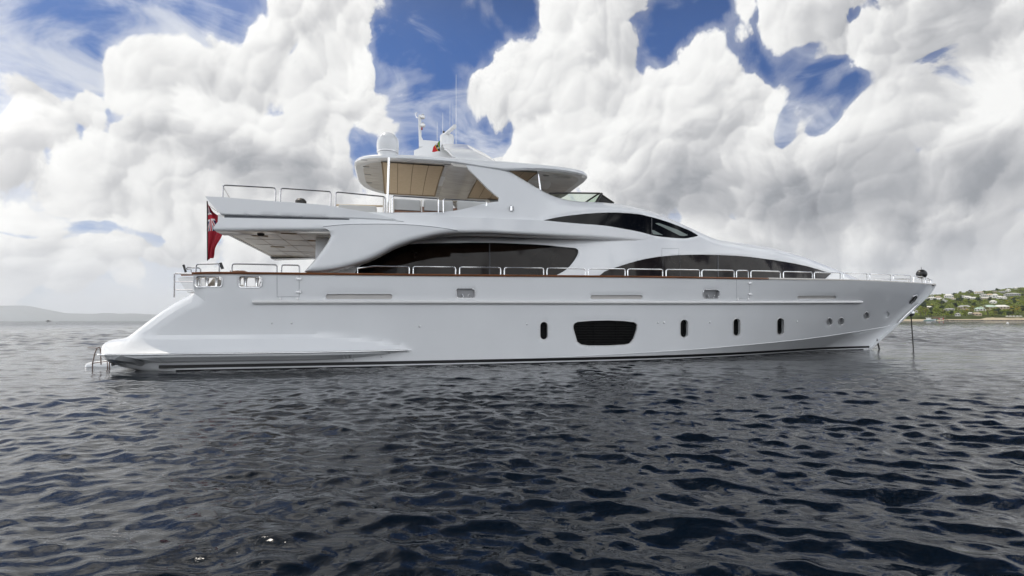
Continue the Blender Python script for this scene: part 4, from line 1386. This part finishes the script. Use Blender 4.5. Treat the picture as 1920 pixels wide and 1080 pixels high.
def cloth(name, rows, m, parent, nu=24, fold=.05, nf=2.5):
    """rows: (hoist point, fly point) from top to bottom"""
    V, UV, F = [], [], []
    nv = len(rows)
    for j, (a, b) in enumerate(rows):
        a, b = np.array(a), np.array(b)
        for i in range(nu + 1):
            t = i / nu
            p = a + (b - a) * t
            p[1] += fold * math.sin(t * nf * 2 * math.pi + j * .25) * min(1, t * 3)
            V.append(tuple(p))
            UV.append((t, j / (nv - 1)))
    for j in range(nv - 1):
        for i in range(nu):
            a = j * (nu + 1) + i
            F.append((a, a + 1, a + nu + 2, a + nu + 1))
    me = bpy.data.meshes.new(name)
    me.from_pydata(V, [], F)
    ul = me.uv_layers.new(name='UVMap')
    for lp in me.loops:
        ul.data[lp.index].uv = UV[lp.vertex_index]
    finish(me, 0)
    return link(name, me, m, parent)
Yf_ = 17.6
top_p, bot_p = S(388.6, 377, Yf_), S(389.2, 488.5, Yf_)
en = empty('red_ensign', top_p, 'red ensign with union canton hanging limp from a slim staff at the stern overhang', 'flag')
MB().tube([top_p, bot_p], .018, 8).build('flag_staff', M['dark_metal'], en)
hoist = [(389.4, y) for y in np.linspace(381, 487, 26)]
fly = spl([(392, 386), (402, 399), (416, 410), (418, 424), (417, 436), (412, 447), (406, 458), (403, 466), (402.5, 476), (401.5, 482.5)], 4)
fly = [tuple(np.array([np.interp(t, np.linspace(0, 1, len(fly)), [p[k] for p in fly]) for k in (0, 1)])) for t in np.linspace(0, 1, 26)]
cloth('flag_cloth', [(S(a[0], a[1], Yf_), S(b[0], b[1], Yf_)) for a, b in zip(hoist, fly)], flag_mat('red_ensign'), en, fold=.07, nf=1.6)
MB().tube([S(391, 385, Yf_), S(409, 398, 16.6)], .010, 6).build('staff_stay', M['dark_metal'], en)
# courtesy flag
Yg = 16.6
gp = S(824.5, 258, Yg)
cf = empty('courtesy_flag', gp, 'small green black and red courtesy flag hanging beside the radar mast', 'flag')
hoist = [(825.3, y) for y in np.linspace(263, 283.5, 10)]
fly = [(np.interp(t, [0, .5, 1], [822, 813, 810]), np.interp(t, [0, .5, 1], [266, 274, 285])) for t in np.linspace(0, 1, 10)]
cloth('flag_cloth', [(S(a[0], a[1], Yg), S(b[0], b[1], Yg)) for a, b in zip(hoist, fly)], flag_mat('courtesy'), cf, nu=12, fold=.025, nf=1.2)
MB().tube([S(825.4, 256, Yg), S(825.4, 285, Yg)], .008, 6).build('halyard', M['fitting'], cf)

# ------------------------------------------------------------------ sea
def wave_field(x, y, dr, seed=3):
    """sum of wind waves; short ones fade where the mesh is too coarse to carry them"""
    g = np.random.default_rng(seed)
    n = 150
    lam = np.exp(np.linspace(math.log(.11), math.log(3.6), n)) * g.uniform(.94, 1.06, n)
    ang = R(WAVE_DIR) + g.normal(0, 1, n) * R(34)
    ph = g.uniform(0, 2 * math.pi, n)
    slope = WAVE_SLOPE * np.where(lam < .24, (lam / .24) ** .2, np.where(lam > .46, (.46 / lam) ** 1.3, 1.0)) / math.sqrt(n)
    z, dx, dy = np.zeros_like(x), np.zeros_like(x), np.zeros_like(x)
    gust = .62 + .38 * (np.sin(x * .11 + y * .05 + 1.0) * np.sin(x * .043 - y * .09 + 2.2) + .5 * np.sin(x * .31 - y * .22) * np.sin(y * .27 + x * .08)) * 1.3
    gust = np.clip(gust, .3, 1.35)
    off = 1 + 3.2 * sstep(16, 48, np.hypot(x, y))     # longer chop out in the open water
    for i in range(n):
        k = 2 * math.pi / lam[i]
        a = slope[i] / k
        f = sstep(2.2, 4.5, lam[i] / dr) * a * (gust if lam[i] < 1.0 else off)
        t = k * (x * math.cos(ang[i]) + y * math.sin(ang[i])) + ph[i]
        c, s_ = np.cos(t), np.sin(t)
        z += f * c
        q = .85 * f
        dx -= q * math.cos(ang[i]) * s_
        dy -= q * math.sin(ang[i]) * s_
    return z, dx, dy
WAVE_DIR, WAVE_SLOPE = 63.0, 0.42

def build_sea():
    rr = [0.7]
    while rr[-1] < 17000:
        r = rr[-1]
        rr.append(r + max(.014, r * (.0052 if r < 230 else min(.0052 + (r - 230) * .00010, .05))))
    rr = np.array(rr)
    th = np.concatenate([np.linspace(R(-44), R(68), 1150), np.linspace(R(68), R(316), 200)[1:-1]])
    nr, nt = len(rr), len(th)
    RR, TH = np.meshgrid(rr, th, indexing='ij')
    X, Y = RR * np.sin(TH), RR * np.cos(TH)
    dr = np.gradient(rr)[:, None] * np.ones_like(RR)
    dr = np.maximum(dr, np.where((TH > R(69)), RR * R(1.25), 0))
    Z, DX, DY = wave_field(X, Y, dr)
    # calmer in the lee close under the hull
    inside = np.exp(-(((Y - YC + 1.5) / 6.5) ** 4)) * sstep(-12, -7, X) * sstep(26, 20, X)
    k = 1 - .5 * inside
    V = np.stack([X + DX, Y + DY, Z * k], -1).reshape(-1, 3)
    i = np.arange(nr - 1)[:, None] * nt + np.arange(nt)[None, :]
    j = np.arange(nr - 1)[:, None] * nt + (np.arange(nt)[None, :] + 1) % nt
    F = np.stack([i, i + nt, j + nt, j], -1).reshape(-1, 4)
    # close the middle under the viewer
    me = bpy.data.meshes.new('sea')
    nf = len(F)
    c0 = len(V)
    V = np.vstack([V, [[0, 0, 0]]])
    T = np.array([[c0, a, (a + 1) % nt] for a in range(nt)])
    me.vertices.add(len(V))
    me.vertices.foreach_set('co', V.ravel())
    loops = np.concatenate([F.ravel(), T.ravel()])
    me.loops.add(len(loops))
    me.loops.foreach_set('vertex_index', loops.astype(np.int32))
    me.polygons.add(nf + len(T))
    st = np.concatenate([np.arange(nf) * 4, nf * 4 + np.arange(len(T)) * 3])
    me.polygons.foreach_set('loop_start', st.astype(np.int32))
    me.update(calc_edges=True)
    me.polygons.foreach_set('use_smooth', np.ones(len(me.polygons), bool))
    m = bpy.data.materials.new('sea_water')
    m.use_nodes = True
    N = NT(m.node_tree)
    b = m.node_tree.nodes['Principled BSDF']
    b.inputs['Base Color'].default_value = (0.0014, 0.0038, 0.0078, 1)
    b.inputs['Roughness'].default_value = 0.03
    b.inputs['IOR'].default_value = 1.30
    P = N.n('ShaderNodeNewGeometry').outputs['Position']
    v1 = N.v('MULTIPLY', P, (1.0, 1.6, 1.0))
    rot = N.n('ShaderNodeVectorRotate', rotation_type='Z_AXIS')
    N.put(rot.inputs['Vector'], v1)
    rot.inputs['Angle'].default_value = R(20)
    h1 = N.noise(rot.outputs[0], 1.1, 3, 0.55, dist=.4)[0]
    h2 = N.noise(rot.outputs[0], 8.5, 3, 0.55, dist=.5)[0]
    h = N.m('ADD', N.m('MULTIPLY', h1, .030), N.m('MULTIPLY', h2, .0045))
    # beyond the reach of the modelled waves the same chop is carried by the shading
    far = N.rng(N.v('LENGTH', P), 60.0, 240.0)
    h0 = N.noise(N.v('MULTIPLY', rot.outputs[0], (1.0, 1.7, 1.0)), .42, 3, 0.6, dist=.3)[0]
    h = N.m('MULTIPLY_ADD', N.m('MULTIPLY', h0, .8), far, h)
    bn = N.n('ShaderNodeBump')
    bn.inputs['Strength'].default_value = 1.0
    bn.inputs['Distance'].default_value = 1.0
    N.put(bn.inputs['Height'], h)
    N.put(b.inputs['Normal'], bn.outputs[0])
    o = link('sea', me, m)
    tag(o, kind='structure')
build_sea()

# ------------------------------------------------------------------ far shore on the right
def ground_pt(px, depth, z):
    """point over the photo column px, at an axial distance, at height z"""
    d = ray(px, 600)
    f = d @ np.array([math.sin(YAW), math.cos(YAW), 0])
    t = depth / f
    return np.array([d[0] * t, d[1] * t, z])
def ysky(px):
    return -1.5 + np.interp(px, [1480, 1600, 1690, 1735, 1760, 1792, 1800, 1830, 1867, 1905, 1930, 2000, 2150, 2500, 2900], [589, 572, 558, 556, 554.5, 553.5, 551, 549.5, 546, 542, 541, 532, 515, 500, 520])
D0, D1 = 520.0, 1050.0
def hill_y(px, t):
    return 595.0 + (ysky(px) - 595.0) * t ** .85
def hill_h(px, t):
    return (600 - hill_y(px, t)) * (D0 + t * (D1 - D0)) / FPX
def hill_at(px, y):
    t = float(np.clip((595.0 - y) / max(595.0 - ysky(px), 1), 0.001, 1)) ** (1 / .85)
    dep = D0 + t * (D1 - D0)
    return ground_pt(px, dep, (600 - y) * dep / FPX), dep

M['hill'] = mat('hill_ground', (0.060, 0.075, 0.022), 0.9, spec=.1, var=.5, vscale=.05)
M['sand'] = mat('beach_sand', (0.46, 0.39, 0.28), 0.9, spec=.1, var=.15, vscale=.2)
pxs = list(np.linspace(1480, 2900, 150))
mb = MB()
rings = []
for px in pxs:
    ring = [ground_pt(px, D0 - 6, -.5), ground_pt(px, D0 + 2, 1.2)]
    for t in np.linspace(0.01, 1, 22):
        p = ground_pt(px, D0 + t * (D1 - D0), hill_h(px, t))
        p[2] += .8 * math.sin(px * .19 + t * 17) * math.sin(px * .07 - t * 9)
        ring.append(p)
    ring.append(ground_pt(px, D1 + 120, hill_h(px, 1) * .8))
    ring.append(ground_pt(px, D1 + 700, -1))
    rings.append(ring)
tag(mb.rings(rings, False).build('hillside', M['hill'], sharp=0), kind='structure')
mb = MB()
rings = []
for px in np.linspace(1480, 2900, 120):
    w = 1.6 * math.sin(px * .11) + 1.2 * math.sin(px * .047)
    z = 2.6 if px > 1840 else 1.3
    rings.append([ground_pt(px, D0 - 16 + w, -.3), ground_pt(px, D0 - 10 + w, .5), ground_pt(px, D0 + 1, z), ground_pt(px, D0 + 9, z + .6)])
tag(mb.rings(rings, False).build('beach', M['sand'], sharp=0), kind='structure')
# breakwater stones
M['rock'] = mat('rock', (0.05, 0.045, 0.04), .9, var=.4, vscale=.6)
mb = MB()
for px in np.arange(1770, 2150, .55):
    c = ground_pt(px, D0 - 18 + random.uniform(-1, 1), random.uniform(-.1, .15))
    r = random.uniform(.28, .62)
    V = []
    for (a, e) in [(0, -60), (0, 0), (60, 0), (120, 0), (180, 0), (240, 0), (300, 0), (30, 45), (120, 45), (210, 45), (300, 45)]:
        rr_ = r * random.uniform(.8, 1.3)
        V.append((c[0] + rr_ * 1.3 * math.cos(R(a)) * math.cos(R(e)), c[1] + rr_ * math.sin(R(a)) * math.cos(R(e)), c[2] + rr_ * math.sin(R(e))))
    F = [(1, 2, 7), (2, 3, 8), (2, 8, 7), (3, 4, 8), (4, 5, 9), (4, 9, 8), (5, 6, 9), (6, 1, 10), (6, 10, 9), (1, 7, 10), (7, 8, 9), (7, 9, 10), (0, 2, 1), (0, 3, 2), (0, 4, 3), (0, 5, 4), (0, 6, 5), (0, 1, 6)]
    mb.add(V, F)
tag(mb.build('rocks', M['rock'], sharp=0), 'dark rubble stones along the far water edge', 'stones', kind='stuff')

# vegetation -----------------------------------------------------------------
def leaf_mat(name, c):
    m = bpy.data.materials.new(name)
    m.use_nodes = True
    N = NT(m.node_tree)
    b = m.node_tree.nodes['Principled BSDF']
    b.inputs['Roughness'].default_value = .6
    b.inputs['Specular IOR Level'].default_value = .2
    P = N.n('ShaderNodeNewGeometry').outputs['Position']
    no = N.noise(P, .35, 3, .6)[0]
    oi = N.n('ShaderNodeObjectInfo').outputs['Random']
    k = N.m('ADD', N.rng(no, .3, .7, .6, 1.25, 'LINEAR'), N.m('MULTIPLY', oi, .5))
    N.put(b.inputs['Base Color'], N.v('SCALE', c, scale=k))
    return m
LEAF = {'dark': leaf_mat('dark_foliage', (0.022, 0.040, 0.012)), 'mid': leaf_mat('green_foliage', (0.14, 0.17, 0.018)), 'yellow': leaf_mat('yellow_foliage', (0.30, 0.22, 0.016)), 'palm': leaf_mat('palm_foliage', (0.10, 0.10, 0.018))}
M['bark'] = mat('bark', (.10, .08, .06), .9, var=.3)
def leaf_cloud(mb, lobes, n, size, g):
    for _ in range(n):
        c, r = lobes[g.integers(len(lobes))]
        d = g.normal(size=3)
        d /= np.linalg.norm(d)
        p = np.array(c) + d * np.array(r) * g.uniform(.55, 1.0)
        u = np.cross(d, g.normal(size=3))
        u /= np.linalg.norm(u)
        w = np.cross(d, u) + d * g.uniform(-.5, .5)
        s = size * g.uniform(.6, 1.3)
        mb.add([p - u * s, p + w * s * .8, p + u * s, p - w * s * .8], [(0, 1, 2, 3)])
def tree_meshes(seed, kind):
    g = np.random.default_rng(seed)
    cr, tr = MB(), MB()
    if kind == 'palm':
        H = 7.5
        tr.tube([(0, 0, 0), (.25, 0, 2.5), (.4, .1, 5), (.6, .2, H)], [.22, .17, .14, .12], 6)
        top = np.array([.6, .2, H])
        for k in range(16):
            a = k * 2.4 + g.uniform(-.2, .2)
            L = g.uniform(2.2, 3.0)
            up = g.uniform(-.1, .75)
            pts = [top + np.array([math.cos(a) * L * t, math.sin(a) * L * t, L * (up * t - .9 * t * t)]) for t in (0, .3, .6, 1)]
            side = np.array([-math.sin(a), math.cos(a), 0])
            V = []
            for q, w in zip(pts, (.08, .34, .38, .04)):
                V += [q - side * w - np.array([0, 0, w * .5]), q, q + side * w - np.array([0, 0, w * .5])]
            F = []
            for i in range(3):
                F += [(i * 3, i * 3 + 3, i * 3 + 4, i * 3 + 1), (i * 3 + 1, i * 3 + 4, i * 3 + 5, i * 3 + 2)]
            cr.add(V, F)
    else:
        H = g.uniform(5.0, 6.5)
        tr.tube([(0, 0, -.3), (.1, .05, H * .25), (.2, 0, H * .5)], [.25, .2, .13], 6)
        lobes = []
        for k in range(8):
            a = g.uniform(0, 6.28)
            rr_ = g.uniform(.4, 2.0)
            lobes.append(((math.cos(a) * rr_, math.sin(a) * rr_, H * g.uniform(.35, .82)), (g.uniform(.9, 1.6), g.uniform(.9, 1.6), g.uniform(.7, 1.2))))
            if k < 4:
                tr.tube([(.15, 0, H * .35), (math.cos(a) * rr_ * .6, math.sin(a) * rr_ * .6, H * .55)], [.10, .05], 5)
        leaf_cloud(cr, lobes, 330, .42, g)
    return cr, tr
protos = {}
def plant_tree(name, kind, leaf, seed, pos, s, rz, label, group, parts):
    key = (kind, leaf, seed)
    if key not in protos:
        cr, tr = tree_meshes(seed, kind)
        me = {}
        for nm, b, m in (('crown', cr, LEAF[leaf]), ('trunk', tr, M['bark'])):
            q = bpy.data.meshes.new(nm)
            q.from_pydata(b.V, [], b.F)
            q.materials.append(m)
            finish(q, 0)
            me[nm] = q
        protos[key] = me
    e = bpy.data.objects.new(name, None)
    col.objects.link(e)
    e.location, e.rotation_euler, e.scale = pos, (0, 0, rz), (s, s, s)
    tag(e, label, 'tree', group)
    for nm in ('crown', 'trunk'):
        o = bpy.data.objects.new(nm, protos[key][nm])
        col.objects.link(o)
        o.parent = e
KINDS = {'dark': ('broadleaf_tree', 'broad', 'dark', 'dark green broadleaf tree on the hillside across the water', 'dark trees on the far hillside'),
         'mid': ('leafy_tree', 'broad', 'mid', 'sunlit mid green leafy tree on the hillside across the water', 'green trees on the far hillside'),
         'yellow': ('flowering_tree', 'broad', 'yellow', 'yellow tinted tree among the green hillside trees across the water', 'yellowish trees on the far hillside'),
         'palm': ('palm_tree', 'palm', 'palm', 'palm tree with a slim trunk near the far beach', 'palms by the far beach')}
g = np.random.default_rng(21)
def scatter(kind, n, xr, tr, smin, smax, avoid=()):
    for _ in range(n):
        px = g.uniform(*xr)
        t = g.uniform(*tr)
        y = hill_y(px, t)
        if any(a[0] - 1 < px < a[1] + 1 and a[2] - 1 < y < a[3] + 3 for a in avoid):
            continue
        p, dep = hill_at(px, y)
        K = KINDS[kind]
        plant_tree(K[0], K[1], K[2], int(g.integers(4)) + hash_kind[kind], p, g.uniform(smin, smax), g.uniform(0, 6.28), K[3], K[4], True)
hash_kind = {'dark': 10, 'mid': 20, 'yellow': 30, 'palm': 40}

# houses ---------------------------------------------------------------------
HOUSES = [  # x0, x1, y_top, y_base, wall colour, roof colour, label
    (1775, 1787.5, 551.5, 559, 'w', 'w', 'big white house with white hipped roof near the skyline'),
    (1742, 1756, 557.5, 561.5, 'w', 'w', 'long low white house at the left end of the hillside'),
    (1757, 1770, 558.5, 562, 'w', 'w', 'flat white villa joined right of the long low house'),
    (1747.5, 1752.5, 554.5, 557.5, 'w', 'g', 'tiny white house on the skyline at the left'),
    (1757.5, 1765, 555, 558.5, 't', 't', 'small tan house below the left skyline'),
    (1770, 1777, 562, 566, 'w', 'g', 'small white house under the big white hipped roof house'),
    (1786.5, 1793, 558.5, 562, 'w', 't', 'white house with tan roof right of the big white house'),
    (1805, 1813, 554, 558.5, 'w', 'g', 'grey roofed white villa left of the stepped villa'),
    (1812, 1821.5, 555, 560, 'w', 'w', 'white stepped villa in the middle of the hillside'),
    (1820, 1832, 557, 561, 'w', 'w', 'wide white house beside the stepped villa'),
    (1831, 1837.5, 547, 551, 'w', 't', 'left one of two houses on the middle skyline'),
    (1838.5, 1846, 547, 551, 'w', 't', 'right one of two houses on the middle skyline'),
    (1842, 1853, 551.5, 556.5, 'w', 'g', 'grey roofed house at the left of the upper cluster'),
    (1854, 1864, 551, 556.5, 'w', 't', 'tan roofed house in the centre of the upper cluster'),
    (1864.5, 1872.5, 551, 558.5, 'w', 'w', 'tallest white house of the upper cluster'),
    (1842, 1857.5, 557.5, 561, 't', 'w', 'long pale house below the upper cluster'),
    (1873, 1881, 555, 560, 'w', 'w', 'white house right of the tallest white house'),
    (1881.5, 1889, 556, 560.5, 'w', 'w', 'white house at the right end of the upper cluster'),
    (1890, 1911, 549.5, 555, 'g', 'g', 'wide grey roofed villa at the upper right'),
    (1891, 1897.5, 542.5, 547.5, 'w', 'w', 'white house high on the right skyline'),
    (1866, 1871.5, 545.5, 548.5, 't', 'g', 'small grey house just under the right skyline'),
    (1876.5, 1889, 546, 549, 'g', 'g', 'long grey roof just under the right skyline'),
    (1906.5, 1911.5, 538.5, 542.5, 'w', 'w', 'topmost white house at the far right'),
    (1860, 1869, 563, 569, 'w', 'w', 'lone white cube house half way up the hillside'),
    (1737, 1747.5, 573.5, 578, 't', 'w', 'pale house among trees above the moored white boat'),
    (1707, 1720.5, 580.5, 585, 'w', 'g', 'white house just right of the anchor chain'),
    (1774, 1788.5, 577.5, 582.5, 'g', 'g', 'low grey roofed house among dark trees above the beach'),
    (1800, 1819, 572, 580, 't', 'g', 'house with a sloping grey roof above the palms'),
    (1831, 1846.5, 576, 583, 'w', 'p', 'white bungalow with pale green roof near the beach'),
    (1844, 1866, 571.5, 581, 't', 'p', 'left half of the long hotel block with pale green roof'),
    (1867, 1889, 571.5, 580, 't', 'w', 'right half of the long hotel block with white roof'),
    (1793, 1800, 586, 591.5, 'w', 'g', 'white beach hut left of the thatched pavilion'),
    (1817, 1823, 584.5, 589, 'w', 'w', 'tiny white hut behind the beach palms'),
    (1825.5, 1839, 585, 591, 't', 't', 'tan thatched pavilion on the beach'),
]
HC = {'w': (0.72, 0.70, 0.66), 't': (0.50, 0.41, 0.30), 'g': (0.36, 0.36, 0.35), 'p': (0.42, 0.52, 0.44)}
for k, c in HC.items():
    M['wall_' + k] = mat('wall_paint_' + k, c, .8, spec=.2, var=.08, vscale=.3)
M['pane'] = mat('house_window', (.03, .035, .04), .15)
for (x0, x1, yt, yb, wc, rc, label) in HOUSES:
    c, dep = hill_at((x0 + x1) / 2, yb)
    u = dep / FPX
    W, H = (x1 - x0) * u, (yb - yt) * u
    Dp = max(5.0, W * .55)
    e = bpy.data.objects.new('house', None)
    e.location = c
    # houses face the water
    e.rotation_euler = (0, 0, -R(azel((x0 + x1) / 2, 600)[0]) + g.uniform(-.25, .25))
    col.objects.link(e)
    tag(e, label, 'house', 'houses on the far hillside')
    hw_ = H * .62
    def part(nm, b, m, par=e):
        me = bpy.data.meshes.new(nm)
        me.from_pydata(b.V, [], b.F)
        me.materials.append(m)
        finish(me, 20)
        o = bpy.data.objects.new(nm, me)
        col.objects.link(o)
        o.parent = par
        return o
    wl = part('wall', MB().box(-W / 2, -Dp / 2, -3, W / 2, Dp / 2, hw_), M['wall_' + wc])
    ov = .4
    a, b_ = W / 2 + ov, Dp / 2 + ov
    rg = max(a - b_ * .9, a * .25)
    V = [(-a, -b_, hw_), (a, -b_, hw_), (a, b_, hw_), (-a, b_, hw_), (-rg, 0, H), (rg, 0, H), (-a, -b_, hw_ - .2), (a, -b_, hw_ - .2), (a, b_, hw_ - .2), (-a, b_, hw_ - .2)]
    part('roof', MB().add(V, [(0, 1, 5, 4), (1, 2, 5), (2, 3, 4, 5), (3, 0, 4), (6, 7, 1, 0), (7, 8, 2, 1), (8, 9, 3, 2), (9, 6, 0, 3), (9, 8, 7, 6)]), M['wall_' + rc])
    nw = max(2, int(W / 2.6))
    for k in range(nw):
        x = -W / 2 + (k + .5) * W / nw
        part('window', MB().box(x - .55, -Dp / 2 - .04, hw_ * .35, x + .55, -Dp / 2 - .003, hw_ * .8), M['pane'], wl)
boxes = [(h[0], h[1], h[2], h[3]) for h in HOUSES]
scatter('dark', 120, (1665, 1960), (.02, 1.0), .75, 1.5, boxes)
scatter('mid', 125, (1665, 1960), (.03, 1.0), .6, 1.25, boxes)
scatter('yellow', 26, (1700, 1960), (.02, .6), .5, .9, boxes)
scatter('palm', 34, (1690, 1950), (.0, .16), .7, 1.15)
# ground cover between the trees
cov = MB()
for _ in range(5200):
    px = g.uniform(1600, 2300) if _ % 4 == 0 else g.uniform(1660, 1960)
    t = g.uniform(.02, 1.0) ** .8
    y = hill_y(px, t)
    if any(a[0] - .3 < px < a[1] + .3 and a[2] < y < a[3] + 1.2 for a in boxes):
        continue
    p, dep = hill_at(px, y)
    r = g.uniform(.8, 1.9)
    for k in range(7):
        d = g.normal(size=3); d[2] = abs(d[2]); d /= np.linalg.norm(d)
        q = p + d * r
        u = np.cross(d, g.normal(size=3)); u /= np.linalg.norm(u)
        w = np.cross(d, u)
        s = r * g.uniform(.35, .7)
        cov.add([q - u * s, q + w * s, q + u * s, q - w * s], [(0, 1, 2, 3)])
me = bpy.data.meshes.new('undergrowth')
me.from_pydata(cov.V, [], cov.F)
finish(me, 0)
tag(link('undergrowth', me, leaf_mat('scrub_foliage', (0.12, 0.15, 0.020))), 'low green scrub covering the far hillside', 'scrub', kind='stuff')

# beach parasols, moored boat, jetty bar, buoy, far boat
M['white_cloth'] = mat('white_cloth', (.75, .73, .70), .8)
M['red_paint'] = mat('red_paint', (.62, .06, .05), .5)
M['teal_paint'] = mat('teal_paint', (.03, .26, .20), .5)
for i, px in enumerate((1889, 1895, 1901, 1908, 1914)):
    p = ground_pt(px, D0 - 1, 2.3)
    e = bpy.data.objects.new('beach_parasol', None)
    e.location = p
    col.objects.link(e)
    tag(e, 'white beach parasol standing on the far sand at the right edge', 'parasol', 'parasols on the far beach')
    for nm, b, m in (('canopy', MB().lathe([(1.5, 1.9), (.8, 2.3), (0, 2.6), (0, 2.5), (.8, 2.2), (1.5, 1.86)], (0, 0, 0), 10), M['white_cloth']), ('pole', MB().tube([(0, 0, 0), (0, 0, 2.5)], .05, 6), M['bark'])):
        me = bpy.data.meshes.new(nm); me.from_pydata(b.V, [], b.F); me.materials.append(m); finish(me)
        o = bpy.data.objects.new(nm, me); col.objects.link(o); o.parent = e

def boat(name, px, dep, L, label, dark=False):
    c = ground_pt(px, dep, 0)
    e = empty(name, c, label, 'boat')
    yaw = -R(azel(px, 600)[0])
    cy, sy = math.cos(yaw), math.sin(yaw)
    def T(p):
        return (c[0] + p[0] * cy - p[1] * sy, c[1] + p[0] * sy + p[1] * cy, c[2] + p[2])
    rings = []
    for t, bw_, z0, z1 in ((-.5, .30, -.2, .10), (-.3, .34, -.3, .10), (.1, .34, -.3, .11), (.35, .22, -.2, .14), (.5, .02, .02, .17)):
        b = bw_ * L * .5
        rings.append([T((t * L, -b, z1 * L)), T((t * L, -b * .7, z0)), T((t * L, b * .7, z0)), T((t * L, b, z1 * L))])
    MB().rings(rings, True, True, True).build('hull', M['dark_metal'] if dark else M['gelcoat'], e)
    mb = MB()
    V = []
    mb.rings([[T((x, y, L * .10)) for x, y in rrect(-L * .28, -L * .12, L * .18, L * .12, L * .03)], [T((x, y, L * .26)) for x, y in rrect(-L * .26, -L * .11, L * .10, L * .11, L * .03)]], True, True, True)
    mb.build('cabin', M['dark_metal'] if dark else M['gelcoat'], e)
    if not dark:
        mb = MB().rings([[T((x, y, L * .28)) for x, y in rrect(-L * .34, -L * .14, L * .14, L * .14, L * .03)], [T((x, y, L * .31)) for x, y in rrect(-L * .33, -L * .13, L * .13, L * .13, L * .03)]], True, True, True)
        mb.build('roof', M['white_cloth'], e)
        mb = MB()
        for sgn in (-1, 1):
            for fx in (-.3, .1):
                mb.tube([T((fx * L, sgn * L * .11, L * .1)), T((fx * L, sgn * L * .11, L * .29))], L * .008, 6)
        mb.build('roof_posts', M['steel'], e)
        MB().rings([[T((t * L, -bw_ * L * .505, z * L)) for z in (.02, .055)] for t, bw_ in ((-.5, .30), (-.3, .34), (.1, .34), (.35, .24))], False).build('stripe', M['teal_paint'], e)
        MB().tube([T((-.1 * L, 0, L * .31)), T((-.1 * L, 0, L * .52))], L * .010, 6).build('mast', M['steel'], e)
    return e
boat('moored_boat', 1743, 478, 9.0, 'small white cabin boat moored off the far beach beside the red jetty bar')
boat('distant_boat', 91, 1300, 11, 'tiny dark boat on the left horizon', True)
# jetty bar
c = ground_pt(1761, 500, 0)
e = empty('jetty_bar', c, 'red walled bar hut with a pale roof on a jetty right of the moored boat', 'hut')
yaw = -R(azel(1761, 600)[0])
def jb(name, boxes_, m):
    mb = MB()
    for b in boxes_:
        mb.box(*b)
    ca, sa = math.cos(yaw), math.sin(yaw)
    mb.V = [(c[0] + v[0] * ca - v[1] * sa, c[1] + v[0] * sa + v[1] * ca, c[2] + v[2]) for v in mb.V]
    return mb.build(name, m, e)
jb('jetty_floor', [(-6.5, -2, .9, 6.5, 3, 1.15)], M['bark'])
for x in (-6, -2, 2, 6):
    jb('jetty_pile', [(x - .15, -1.9, -.8, x + .15, -1.6, .9)], M['bark'])
jb('wall', [(-4.5, -.5, 1.16, 3.5, 2.5, 2.6)], M['red_paint'])
jb('counter', [(-4.4, -1.6, 1.16, -.5, -1.2, 2.1)], M['teal_paint'])
jb('white_panel', [(.5, -.56, 1.3, 2.6, -.503, 2.5)], M['white_cloth'])
jb('roof', [(-5.6, -2, 3.4, 5.2, 3, 3.75)], M['wall_t'])
for x in (-5, -1.5, 1.5, 4.8):
    jb('post', [(x - .1, -1.8, 1.16, x + .1, -1.6, 3.4)], M['bark'])
# buoy
bp = ground_pt(1889, 150, 0)
b = empty('mooring_buoy', bp, 'small white mooring buoy floating off the far beach at the right', 'buoy')
MB().lathe([(0, .42), (.06, .42), (.08, .34), (.22, .28), (.32, .12), (.33, 0), (.28, -.18), (0, -.25)], bp, 18).build('float', M['gelcoat'], b)
MB().tube([(bp[0] + .09 * math.cos(a), bp[1], bp[2] + .45 + .09 * math.sin(a)) for a in np.linspace(0, 2 * math.pi, 10, endpoint=False)], .018, 6, closed=True).build('ring', M['steel'], b)

# far island on the left
M['island'] = mat('island', (0.10, 0.13, 0.14), .95, spec=.05, var=.3, vscale=.004)
ridge = pchip([(-1100, 594), (-700, 588), (-420, 575), (-260, 566), (-120, 560), (-40, 563), (0, 566), (42, 566), (83, 574), (108, 579.5), (129, 583.5), (150, 584), (177, 584.7), (188, 583), (204, 582.6), (225, 584.7), (242, 583.8), (277, 585.5), (330, 588), (420, 592), (520, 598), (600, 600.5)])
rings = []
for px in np.linspace(-1100, 600, 240):
    ring = [ground_pt(px, 13200, -1)]
    for t in np.linspace(.04, 1, 12):
        dep = 13200 + 2600 * t
        y = 600.8 + (float(ridge(px)) - 600.8) * t ** .8
        hgt = (600 - y) * .84 * dep / FPX + 1.3
        hgt *= 1 + .10 * (1 - t) * math.sin(px * .17 + t * 9) + .06 * (1 - t) * math.sin(px * .41 - t * 14)
        ring.append(ground_pt(px, dep, hgt))
    ring.append(ground_pt(px, 16500, -1))
    rings.append(ring)
tag(MB().rings(rings, False).build('hills', M['island'], sharp=0), kind='structure')

# ------------------------------------------------------------------ air
def build_haze(density):
    m = bpy.data.materials.new('haze_air')
    m.use_nodes = True
    t = m.node_tree
    t.nodes.remove(t.nodes['Principled BSDF'])
    v = t.nodes.new('ShaderNodeVolumePrincipled')
    v.inputs['Color'].default_value = (.93, .96, 1.0, 1)
    v.inputs['Density'].default_value = density
    v.inputs['Anisotropy'].default_value = 0.25
    t.links.new(v.outputs[0], t.nodes['Material Output'].inputs['Volume'])
    o = MB().box(-17500, -17500, -2.5, 17500, 17500, 680).build('haze', m)
    tag(o, kind='stuff', label='pale blue haze over the water', cat='haze')
HAZE = 6.0e-5
build_haze(HAZE)
